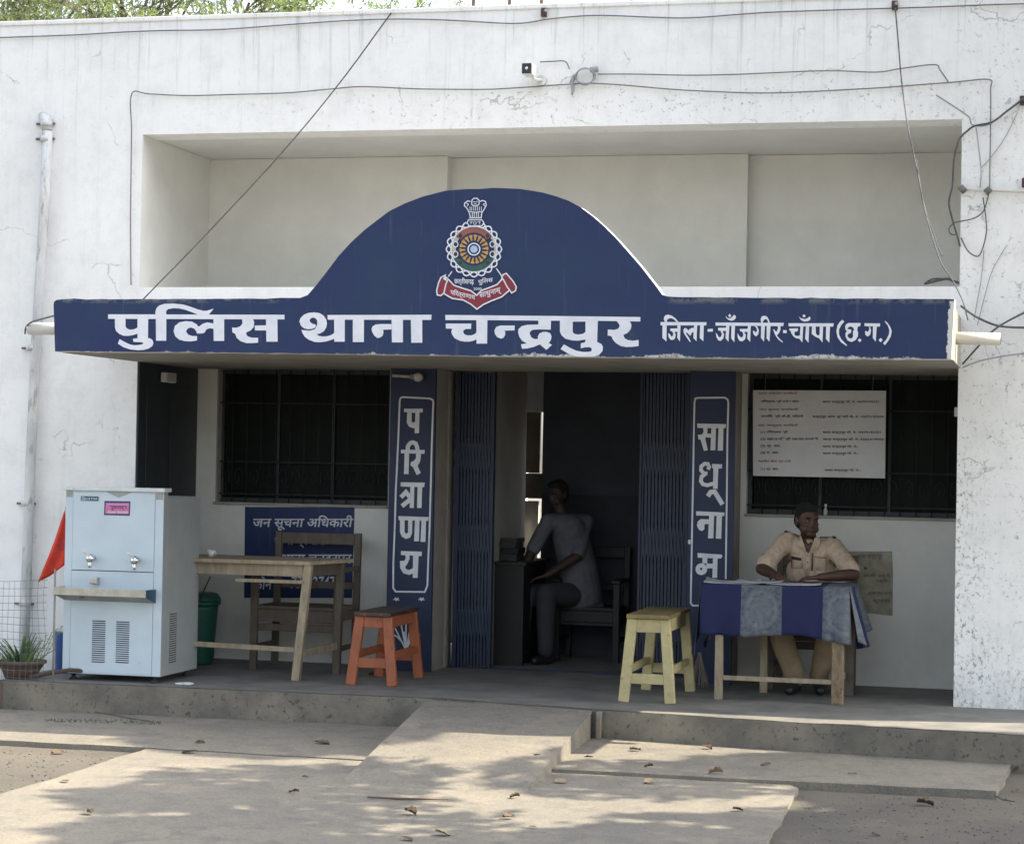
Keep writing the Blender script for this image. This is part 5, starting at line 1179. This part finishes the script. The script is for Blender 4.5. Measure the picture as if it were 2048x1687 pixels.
# ---- seated officer
OF = thing('person', (4.66, .62, 0), 'seated officer in a khaki uniform shirt resting his forearms on the cloth covered table', 'person')
ch_ = armchair('wooden_armchair', (4.66, .80), 'brown wooden armchair the khaki uniformed officer sits on', .52, .40, .43, .63, .90)
hipL, hipR = Vector((4.57, .72, .52)), Vector((4.76, .72, .52))
shL, shR = Vector((4.492, .64, 1.005)), Vector((4.800, .665, .975))
elL, elR = Vector((4.350, .43, .82)), Vector((4.965, .44, .80))
wrL, wrR = Vector((4.478, .20, .788)), Vector((4.76, .235, .785))
nk = Vector((4.635, .66, 1.02)); hc = Vector((4.632, .610, 1.150))
kL, kR = Vector((4.47, .30, .50)), Vector((4.84, .30, .50)); aL, aR = Vector((4.585, .42, .085)), Vector((4.735, .50, .085))
b = Body()
b.chain([(4.665, .73, .50), (4.662, .72, .66), (4.655, .70, .82), (4.645, .68, .94)], [.110, .100, .095, .085])
b.chain([(4.60, .675, .90), (4.70, .68, .90)], [.085, .085])
b.chain([(4.54, .675, .955), (4.75, .68, .935)], [.045, .045]); b.chain([nk-Vector((0, 0, .04)), nk+Vector((0, -.012, .06)), hc-Vector((0, .0, .045))], [.062, .050, .050])
b.chain([shL, elL], [.052, .041]); b.chain([elL, elL.lerp(wrL, .45), wrL], [.041, .038, .026]); b.chain([shR, elR], [.052, .041]); b.chain([elR, elR.lerp(wrR, .45), wrR], [.041, .038, .026])
hand(b, wrL, Vector((.35, -1, -.12)), (0, 0, 1), 1, .95, 1.0); hand(b, wrR, Vector((-1, -.35, -.08)), (0, 0, 1), 1, .95, .5)
b.chain([hipL, kL], [.088, .062]); b.chain([hipR, kR], [.088, .062]); b.chain([kL, aL], [.062, .042]); b.chain([kR, aR], [.062, .042])
F, Rm = head(b, hc, R(32), R(5), 1.02)
b.build('body', 'skin', OF, .0062, 4)
face_details(F, Rm, OF, 1.02); hair_cap(F, Rm, OF, 1.02)
s = Body()                                                      # shirt
s.chain([(4.665, .72, .52), (4.662, .71, .66), (4.655, .685, .82), (4.645, .665, .94)], [.126, .112, .112, .100])
s.chain([(4.595, .672, .925), (4.708, .680, .915)], [.100, .100]); s.chain([(4.590, .680, .80), (4.715, .685, .795)], [.100, .100]); s.chain([(4.525, .66, .972), (4.600, .665, .980)], [.064, .062]); s.chain([(4.680, .67, .968), (4.768, .672, .948)], [.062, .064])
s.chain([shL, shL.lerp(elL, .55), shL.lerp(elL, .86)], [.060, .055, .056]); s.chain([shR, shR.lerp(elR, .55), shR.lerp(elR, .86)], [.062, .057, .058])
so_ = s.build('shirt', 'khaki', OF, .007, 5)
def crease(o, fn):                                              # push the cloth in and out along its normals
    me = o.data; L0 = o.parent.location.copy(); nr = [v.normal.copy() for v in me.vertices]; co = [v.co.copy() for v in me.vertices]; flat_ = []
    for c_, n_ in zip(co, nr): flat_.extend(c_+n_*fn(c_+L0))
    me.vertices.foreach_set('co', flat_); me.update()
crease(so_, lambda p_: (1-abs(noise.noise(Vector((p_.x*20+p_.z*9, p_.y*14, p_.z*17-p_.x*10))))*2)*.0075+noise.noise(p_*45)*.003)
def loc(x, y, z): return Vector((x, y, z))
def strip(name, m, pts, w_, t_, ref, parent=OF):
    mb = MB()
    for a_, b__ in zip(pts, pts[1:]): mb.beam(a_, b__, w_, t_, ref=ref, bev=.001)
    return mb.build(name, m, parent)
yf = .555
def sz(x, z):    # front surface of the shirt found by ray casting
    bvh = _bvh; hit = bvh.ray_cast(Vector((x, -1, z))-OF.location, Vector((0, 1, 0)))
    return (hit[0].y+OF.location.y) if hit[0] else .56
from mathutils.bvhtree import BVHTree
_bm = bmesh.new(); _bm.from_mesh(so_.data); _bvh = BVHTree.FromBMesh(_bm)
def decal(name, m, quad, off=.003, th=.003, n=6):
    mb = MB(); (x0, z0), (x1, z1), (x2, z2), (x3, z3) = quad; vs = []
    for i in range(n+1):
        row = []
        for j in range(3):
            u_, v_ = i/n, j/2; xa = x0+(x1-x0)*u_; za = z0+(z1-z0)*u_; xb = x3+(x2-x3)*u_; zb = z3+(z2-z3)*u_
            x, z = xa+(xb-xa)*v_, za+(zb-za)*v_; row.append(mb.b.verts.new((x, sz(x, z)-off, z)))
        vs.append(row)
    for i in range(n):
        for j in range(2): mb.b.faces.new((vs[i][j], vs[i+1][j], vs[i+1][j+1], vs[i][j+1])).smooth = True
    o = mb.build(name, m, OF); o.modifiers.new('t', 'SOLIDIFY').thickness = th; return o
# open neck (skin wedge), collar wings, placket, pockets, name plate, shoulder straps, buttons
decal('open_neck', 'skin', [(4.592, 1.040), (4.692, 1.035), (4.648, .925), (4.640, .925)], .006)
decal('collar', 'khaki', [(4.560, 1.040), (4.596, 1.045), (4.632, .940), (4.580, .968)], .011, .004)
decal('collar', 'khaki', [(4.690, 1.035), (4.730, 1.028), (4.712, .958), (4.655, .935)], .011, .004)
decal('placket', 'khaki', [(4.632, .935), (4.658, .935), (4.652, .76), (4.626, .76)], .006, .002)
decal('pocket', 'khaki', [(4.528, .915), (4.606, .912), (4.604, .82), (4.528, .822)], .005, .002)
decal('pocket', 'khaki', [(4.690, .905), (4.765, .900), (4.765, .81), (4.690, .815)], .005, .002)
decal('name_plate', 'insignia', [(4.532, .905), (4.600, .895), (4.600, .876), (4.532, .886)], .010, .003)
decal('whistle_cord', 'insignia', [(4.672, .93), (4.680, .93), (4.678, .81), (4.668, .81)], .008, .002)
decal('pocket_flap', 'khakid', [(4.690, .908), (4.765, .903), (4.765, .896), (4.690, .901)], .009, .002)
for z in (.915, .87, .82): decal('button', 'insignia', [(4.640, z), (4.647, z), (4.647, z-.007), (4.640, z-.007)], .010, .002, 2)
strip('shoulder_strap', 'khakid', [shL+Vector((-.005, -.012, .058)), nk+Vector((-.072, -.014, .022))], .034, .006, (0, -.3, 1)); strip('shoulder_strap', 'khakid', [shR+Vector((.005, -.012, .058)), nk+Vector((.078, -.014, .012))], .034, .006, (0, -.3, 1))
strip('rank_badge', 'insignia', [shL+Vector((-.016, -.016, .058)), shL+Vector((.004, -.014, .064))], .030, .008, (0, -.3, 1)); strip('rank_badge', 'insignia', [shR+Vector((.0, -.016, .066)), shR+Vector((.022, -.014, .056))], .030, .008, (0, -.3, 1))
t = Body(); t.chain([hipL, kL], [.108, .084]); t.chain([hipR, kR], [.108, .084]); t.chain([kL, kL.lerp(aL, .5), aL+Vector((0, 0, .02))], [.084, .076, .066]); t.chain([kR, kR.lerp(aR, .5), aR+Vector((0, 0, .02))], [.084, .076, .066]); t.ell((4.665, .73, .53), (.155, .12, .10))
to_ = t.build('trousers', 'khakid', OF, .008, 5)
crease(to_, lambda p_: noise.noise(Vector((p_.x*14, p_.y*12, p_.z*9)))*.008)
for a_, dx in ((aL, -.01), (aR, .02)):
    sh = Body(); sh.chain([(a_.x, a_.y+.05, .045), (a_.x+dx, a_.y-.09, .04), (a_.x+dx*1.6, a_.y-.17, .032)], [.044, .042, .032]); sh.cap((a_.x, a_.y+.02, .06), (a_.x, a_.y+.01, .10), .042, .04); sh.build('shoe', 'shoe', OF, .007, 3)
bpy.data.objects.remove(bpy.data.objects.get('zz')) if bpy.data.objects.get('zz') else None

# ---- man sitting in the dim hall
HM = thing('person', (2.70, 2.25, 0), 'man in a pale shirt sitting sideways in the dim hall behind the open gate', 'person')
b = Body(); ph = Vector((2.61, 2.24, 1.265)); 
sA, sB = Vector((2.57, 2.12, 1.055)), Vector((2.82, 2.32, 1.055)); eA, eB = Vector((2.47, 2.02, .83)), Vector((2.80, 2.12, .80)); wA, wB = Vector((2.42, 1.90, .66)), Vector((2.60, 1.97, .66))
hA, hB = Vector((2.70, 2.22, .50)), Vector((2.84, 2.38, .50)); kA, kB = Vector((2.42, 1.98, .50)), Vector((2.60, 1.96, .52)); fA, fB = Vector((2.42, 1.96, .08)), Vector((2.62, 1.90, .08))
b.chain([(2.80, 2.32, .50), (2.77, 2.29, .72), (2.71, 2.24, .98)], [.13, .125, .12]); b.chain([sA, sB], [.06, .06]); b.chain([(2.68, 2.23, 1.05), (2.64, 2.23, 1.14), ph-Vector((0, 0, .04))], [.06, .052, .05])
b.chain([sA, eA, wA], [.05, .042, .027]); b.chain([sB, eB, wB], [.05, .042, .027]); hand(b, wA, (-.1, -.3, -1), (-1, -1, 0), 1, .95); hand(b, wB, (-1, -.3, -.3), (0, 0, 1), 1, .95)
b.chain([hA, kA, fA], [.088, .062, .045]); b.chain([hB, kB, fB], [.088, .062, .045])
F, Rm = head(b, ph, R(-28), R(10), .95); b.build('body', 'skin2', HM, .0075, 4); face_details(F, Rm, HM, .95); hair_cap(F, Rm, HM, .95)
s = Body(); s.chain([(2.80, 2.32, .50), (2.77, 2.29, .72), (2.71, 2.24, .98)], [.155, .15, .14]); s.chain([sA, sB], [.064, .064]); s.chain([sA, sA.lerp(eA, .90)], [.060, .056]); s.chain([sB, sB.lerp(eB, .90)], [.060, .056]); s.cap((2.86, 2.36, .52), (2.92, 2.36, .40), .08, .05)
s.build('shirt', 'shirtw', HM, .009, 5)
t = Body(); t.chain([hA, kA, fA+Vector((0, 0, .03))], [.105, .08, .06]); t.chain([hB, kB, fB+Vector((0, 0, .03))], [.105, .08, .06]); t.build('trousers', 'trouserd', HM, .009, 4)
for f_ in (fA, fB):
    sh = Body(); sh.chain([(f_.x+.02, f_.y+.03, .043), (f_.x-.06, f_.y-.10, .035)], [.042, .034]); sh.build('shoe', 'shoe', HM, .008, 3)
hch = armchair('office_chair', (2.86, 2.42), 'dark chair the man in the dim hall sits on', .46, .40, .40, .60, .86, m='shade_wood')
HM.location += Vector((-.03, -.22, 0)); hch.location += Vector((-.03, -.22, 0))
dk_ = thing('hall_desk', (2.30, 1.95, 0), 'dark desk with stacked files just inside the gate on the left', 'desk')
part('desktop', 'shade_wood', lambda m: m.box(2.24, 2.48, 1.45, 2.25, .74, .765, .003), dk_)
part('desk_side', 'shade_wood', lambda m: m.box(2.24, 2.46, 1.47, 1.49, 0, .739), dk_); part('desk_side', 'shade_wood', lambda m: m.box(2.24, 2.46, 2.21, 2.23, 0, .739), dk_); part('desk_front', 'shade_wood', lambda m: m.box(2.44, 2.455, 1.491, 2.209, .1, .739), dk_)
for i, (zz, hh, xx) in enumerate(((.766, .05, 0), (.817, .045, .01), (.863, .04, -.008), (.904, .03, .004))):
    o = MB(); o.box(2.245+xx*.5, 2.37+xx, 1.60, 1.85, zz, zz+hh, .003); tag(o.build('file_folder', 'rubber' if i != 1 else 'shade_wood', None, at=(2.3, 1.72, zz)), ['thick dark file at the bottom of the stack on the hall desk', 'brown file second from the bottom of the stack on the hall desk', 'dark file third from the bottom of the stack on the hall desk', 'thin dark file on top of the stack on the hall desk'][i], 'file', 'files stacked on the hall desk')
o = MB(); o.box(2.36, 2.47, 1.9, 2.1, .766, .770); tag(o.build('paper_sheet', 'news', None, at=(2.41, 2, .768)), 'single pale paper sheet on the hall desk', 'paper')

# ================================================================== TREES
def leaf_cloud(mb, centers, n, size, rnd, flat=.5):
    for _ in range(n):
        c_, r_ = rnd.choice(centers); v = Vector((rnd.gauss(0, 1), rnd.gauss(0, 1), rnd.gauss(0, 1)*.75)); v = v.normalized()*r_*(rnd.random()**.45)
        p = c_+v; s_ = size*rnd.uniform(.6, 1.4); a = Vector((rnd.uniform(-1, 1), rnd.uniform(-1, 1), rnd.uniform(-flat, flat))).normalized(); b__ = a.cross(Vector((rnd.uniform(-.4, .4), rnd.uniform(-.4, .4), 1))).normalized()
        q = [p-a*s_*.5, p+b__*s_*.22, p+a*s_*.5, p-b__*s_*.22]; mb.b.faces.new([mb.b.verts.new(x) for x in q])
def shade_tree(base, h, R_, lab, seed, nc=26, nl=16000, size=.20, shade_clumps=(), sq=.45):
    rnd = random.Random(seed); base = Vector(base); t = thing('shade_tree', base, lab, 'tree'); top = base+Vector((0, 0, h)); cc = top+Vector((0, 0, R_*sq*.6))
    part('trunk', 'bark', lambda m: m.tube([base, base+Vector((.1, .05, h*.5)), top], [.28, .22, .18], 12), t)
    cs_ = [(Vector(c_), r_) for c_, r_ in shade_clumps]*2
    for i in range(nc):
        a = rnd.uniform(0, 6.28); rr = R_*rnd.random()**.5; c_ = cc+Vector((rr*math.cos(a), rr*math.sin(a), rnd.uniform(-1, 1)*R_*sq*.5)); cs_.append((c_, rnd.uniform(.55, 1.05)*R_*.22))
        if i < 14: part('limb', 'bark', lambda m: m.tube([top-Vector((0, 0, rnd.uniform(0, h*.25))), top.lerp(c_, .5)+Vector((0, 0, .3)), c_], [.10, .06, .02], 7), t)
    mb = MB(); leaf_cloud(mb, cs_, nl, size, rnd); mb.build('crown', 'foliage', t); return t
shade_tree((9.4, -4.75, ZG), 5.2, 3.5, 'large leafy tree just right of the building whose crown shades the yard', 21, 40, 26000, shade_clumps=(((9.45, .05, 8.7), .7), ((8.75, -.05, 8.2), .6), ((10.9, -.35, 6.8), .6), ((11.9, -.35, 7.0), .65), ((11.4, -1.0, 6.6), .6)))  # outlying leaf clumps added out of view to shade arch and right slab
shade_tree((10.4, -9.2, ZG), 5.4, 4.4, 'leafy tree beside the path on the right whose crown shades the foreground', 22, 50, 36000)
shade_tree((3.9, -8.0, ZG) if False else (-1.6, -8.2, ZG), 6.0, 3.4, 'leafy tree left of the path shading the left foreground', 23, 34, 24000)
# feathery tree behind the building on the left: fine dark twigs with tiny leaves
def feather_tree(base, lab, seed):
    rnd = random.Random(seed); base = Vector(base); t = thing('feathery_tree', base, lab, 'tree')
    part('trunk', 'bark', lambda m: m.tube([base, base+Vector((.2, 0, 2.4)), base+Vector((.1, 0, 4.4))], [.22, .17, .13], 10), t)
    fine = MB(); lv = MB(); s0 = base+Vector((.1, 0, 4.4))
    def grow(p, d, L, r_, dep):
        q = p+d*L; mid = p.lerp(q, .5)+Vector((rnd.uniform(-1, 1), rnd.uniform(-1, 1), rnd.uniform(-.5, .5)))*L*.10
        (fine.tube([p, mid, q], [r_, r_*.85, r_*.7], 4 if dep < 3 else 3, cap=False))
        if dep >= 3:
            for _ in range(9):
                f = p.lerp(q, rnd.random()); v = Vector((rnd.uniform(-1, 1), rnd.uniform(-1, 1), rnd.uniform(-1, .3))).normalized(); w_ = v.cross(Vector((0, 0, 1))).normalized(); s_ = rnd.uniform(.05, .11)
                lv.b.faces.new([lv.b.verts.new(x) for x in (f, f+v*s_+w_*.012, f+v*s_*1.1, f+v*s_-w_*.012)])
        if dep >= 5: return
        for _ in range(3 if dep < 4 else 4):
            nd = (d+Vector((rnd.uniform(-1, 1), rnd.uniform(-1, 1), rnd.uniform(-.75, .55)))*.85).normalized(); grow(p.lerp(q, rnd.uniform(.45, 1)), nd, L*rnd.uniform(.62, .85), r_*.55, dep+1)
    for i in range(13):
        a = i*.485+rnd.uniform(-.2, .2); d = Vector((math.cos(a)*1.1, math.sin(a)*.6, rnd.uniform(.1, .55))).normalized(); grow(s0-Vector((0, 0, rnd.uniform(0, .6))), d, 1.7, .055, 0)
    fine.build('branches', 'bark', t); lv.build('crown', 'feather', t); return t
feather_tree((-3.3, 7.0, ZG), 'feathery fine leaved tree rising behind the roof at the upper left', 31)
feather_tree((-1.9, 6.2, ZG), 'pale green feathery tree rising behind the roof left of the diagonal wire', 33)
feather_tree((-5.6, 8.0, ZG), 'darker feathery tree rising behind the roof at the far upper left', 32)
def bare_twigs(px0, px1, lab, seed):
    rnd = random.Random(seed); m = MB(); p0 = P(px0, 0, .6); p1 = P(px1, 0, .6)
    for i in range(26):
        b0_ = p0.lerp(p1, rnd.random()); b0_.z = ZP+.0; b0_.y = .45+rnd.random()*.4; a = b0_; pts = [a]
        for k in range(4): a = a+Vector((rnd.uniform(-.14, .14), rnd.uniform(-.03, .03), rnd.uniform(.0, .07))); pts.append(a)
        m.tube(pts, .0035, 4, cap=False)
    return tag(m.build('dry_twigs', 'bark', None, at=(p0.x, .6, ZP)), lab, 'twigs')
bare_twigs(1230, 1560, 'bare dry twigs lying along the roof edge right of the centre', 5)
# tree line around the yard (behind the camera and to the sides)
def hedge_tree(x, y, h, r_, lab, seed):
    rnd = random.Random(seed); base = Vector((x, y, ZG)); t = thing('yard_tree', base, lab, 'tree')
    part('trunk', 'bark', lambda m: m.tube([base, base+Vector((0, 0, h*.6))], [.25, .15], 8), t)
    cs_ = [(base+Vector((rnd.uniform(-1, 1)*r_*.6, rnd.uniform(-1, 1)*r_*.6, h*.6+rnd.uniform(0, 1)*h*.5)), r_*.5) for _ in range(9)]
    mb = MB(); leaf_cloud(mb, cs_, 2600, .5, rnd); mb.build('crown', 'foliage', t)
for i, (x, y, h, r_) in enumerate(((-14, -30, 6, 4), (-3, -34, 7, 4.5), (8, -33, 6, 4), (20, -29, 7, 4.5), (26, -14, 6, 4))):
    hedge_tree(x, y, h, r_, ['yard tree far behind the camera to the left', 'tall yard tree behind the camera left of the path', 'yard tree directly behind the camera', 'tall yard tree behind the camera to the right', 'yard tree far out to the right of the building'][i], 50+i)

# ================================================================== GROUND LITTER
def leaf_mesh(seed, twist):
    rnd = random.Random(seed); m = MB(); rows = []; n = 7
    for i in range(n+1):
        t = i/n; wd = .44*math.sin(math.pi*min(1, max(.03, t)))**.8*(1-.25*t); cz = .10*math.sin(t*3.0)*twist+.02
        rows.append([m.b.verts.new((t-.5, s_*wd*(1+.15*rnd.uniform(-1, 1)), cz+abs(s_)*.26*twist*(1+rnd.uniform(-.4, .4)))) for s_ in (-1, -.5, 0, .5, 1)])
    for i in range(n):
        for j in range(4): m.b.faces.new((rows[i][j], rows[i+1][j], rows[i+1][j+1], rows[i][j+1])).smooth = True
    m.tube([(-.5, 0, .02), (-.72, .03, .05)], .012, 4)
    me = bpy.data.meshes.new('fallen_leaf'); m.b.to_mesh(me); m.b.free(); return me
LM = [leaf_mesh(i, .25+.2*i) for i in range(4)]
LMp = []
for me in LM:
    c_ = me.copy(); me.materials.append(MT['dryleaf']); c_.materials.append(MT['dryleaf2']); LMp.append(c_)
leaves = [(130,1563,26,0,'left edge of the path'),(115,1507,30,0,'bare soil at the far left'),(178,1627,34,0,'path at the lower left'),(400,1487,22,1,'path left of the ramp, upper of two close leaves'),(380,1505,38,1,'path left of the ramp, larger pale leaf of two'),(645,1488,38,0,'path just left of the ramp edge'),(588,1585,24,0,'path below the ramp\'s left edge'),
          (820,1627,36,0,'path left of centre below the dark stick'),(815,1679,34,0,'bottom edge of the picture left of centre'),(885,1669,42,1,'bottom edge near the centre, large and pale'),(1016,1636,30,0,'path at the bottom centre'),(1030,1595,24,0,'foot of the ramp at the centre'),(1075,1511,22,1,'ramp near its right edge'),(1175,1518,28,0,'concrete just right of the ramp'),
          (1270,1501,26,0,'slab right of the ramp near the plinth'),(1298,1534,20,0,'slab right of the ramp, curled and dark'),(1120,1564,34,1,'slab beside the ramp foot'),(1300,1565,34,1,'path below the yellow stool, flat and pale'),(1415,1497,26,0,'slab below the cloth covered table near the plinth'),(1432,1547,34,1,'slab below the cloth covered table, pale'),
          (1532,1530,26,0,'slab in front of the table\'s right leg'),(1705,1548,20,1,'slab at the right, small and pale'),(1475,1621,26,0,'right part of the path'),(1850,1610,40,0,'soil at the lower right, large and dark'),(1752,1670,26,0,'soil at the bottom right'),(2030,1583,20,0,'soil at the right edge'),(610,1555,16,1,'middle of the path, small'),(745,1350,18,0,'veranda floor under the orange stool'),(1065,1654,16,0,'bottom centre of the path, tiny')]
rnd = random.Random(9)
for i, (px, py, sz_, pale, where) in enumerate(leaves):
    on_floor = py < 1400; zg = 0 if on_floor else (ZG+.012 if (px > 1180 and py < 1560) else ZG-.032 if (px > 1600 and py > 1575) or px < 120 else ZG-.004)
    if 1030 < px < 1100 and py < 1530: zg = -.09
    p = G(px, py, zg); o = bpy.data.objects.new('fallen_leaf', (LMp if pale else LM)[i % 4]); COL.objects.link(o)
    dpt = (p-CAM).dot(fw); s_ = sz_*.85*dpt/FPX
    o.location = p+Vector((0, 0, .004)); o.scale = (s_, s_, s_*1.1); o.rotation_euler = (rnd.uniform(-.3, .3), rnd.uniform(-.25, .25), rnd.uniform(-.9, .9) + (math.pi if rnd.random() < .5 else 0))
    tag(o, ('pale' if pale else 'dark brown')+' fallen leaf on the '+where, 'leaf', 'fallen leaves scattered over the yard')
for pts, lab in (([(735,1593),(790,1596),(850,1597),(897,1598)], 'long dark twig lying across the path below the ramp'), ([(190,1423),(235,1430),(260,1436),(300,1441)], 'thin crooked twig on the slab at the foot of the plinth left'), ([(1990,1590),(2005,1598),(2030,1602)], 'short twig on the soil at the far right')):
    m = MB(); ps = [G(x, y, ZG+.004) for x, y in pts]; m.tube(ps, [.0045, .0065, .006, .003][:len(ps)] if 'long' in lab else .0035, 6); tag(m.build('twig', 'pot', None, at=ps[0]), lab, 'twig')
# moss and grit along joints (uncountable): grass tufts where the slab meets the plinth
gr = MB(); rnd = random.Random(13)
for px0, py0, px1, py1, nn in ((90, 1440, 330, 1446, 150), (1550, 1500, 2000, 1515, 90)):
    for _ in range(nn):
        t_ = rnd.random(); p = G(px0+(px1-px0)*t_, py0+(py1-py0)*t_+rnd.uniform(-3, 3), ZG+.001)
        for k in range(2): a = rnd.uniform(0, 6.28); q_ = p+Vector((math.cos(a)*.012, math.sin(a)*.012, rnd.uniform(.006, .020))); w_ = Vector((.002, .001, 0)); gr.poly3([p-w_, p+w_, q_])
tag(gr.build('grass', 'weedm', None, at=(0, -1.2, ZG)), kind='stuff')
# pebbles and grit on the soil
pbm = MB(); rnd = random.Random(17)
for _ in range(900):
    px = rnd.choice((rnd.uniform(1560, 2048), rnd.uniform(0, 300))); py = rnd.uniform(1500, 1687)
    if px > 300 and px < 1600+(0): continue
    if px < 300 and py > 1600-(px*.35): continue
    if px > 1500 and py < 1592: continue
    p = G(px, py, ZG-.031); r_ = rnd.uniform(.003, .009); pbm.tube([p-Vector((r_, 0, 0)), p+Vector((0, 0, r_*.3)), p+Vector((r_, 0, 0))], [r_*.3, r_*.7, r_*.25], 5)
tag(pbm.build('gravel', 'concrete', None, at=(5, -3, ZG)), kind='stuff')
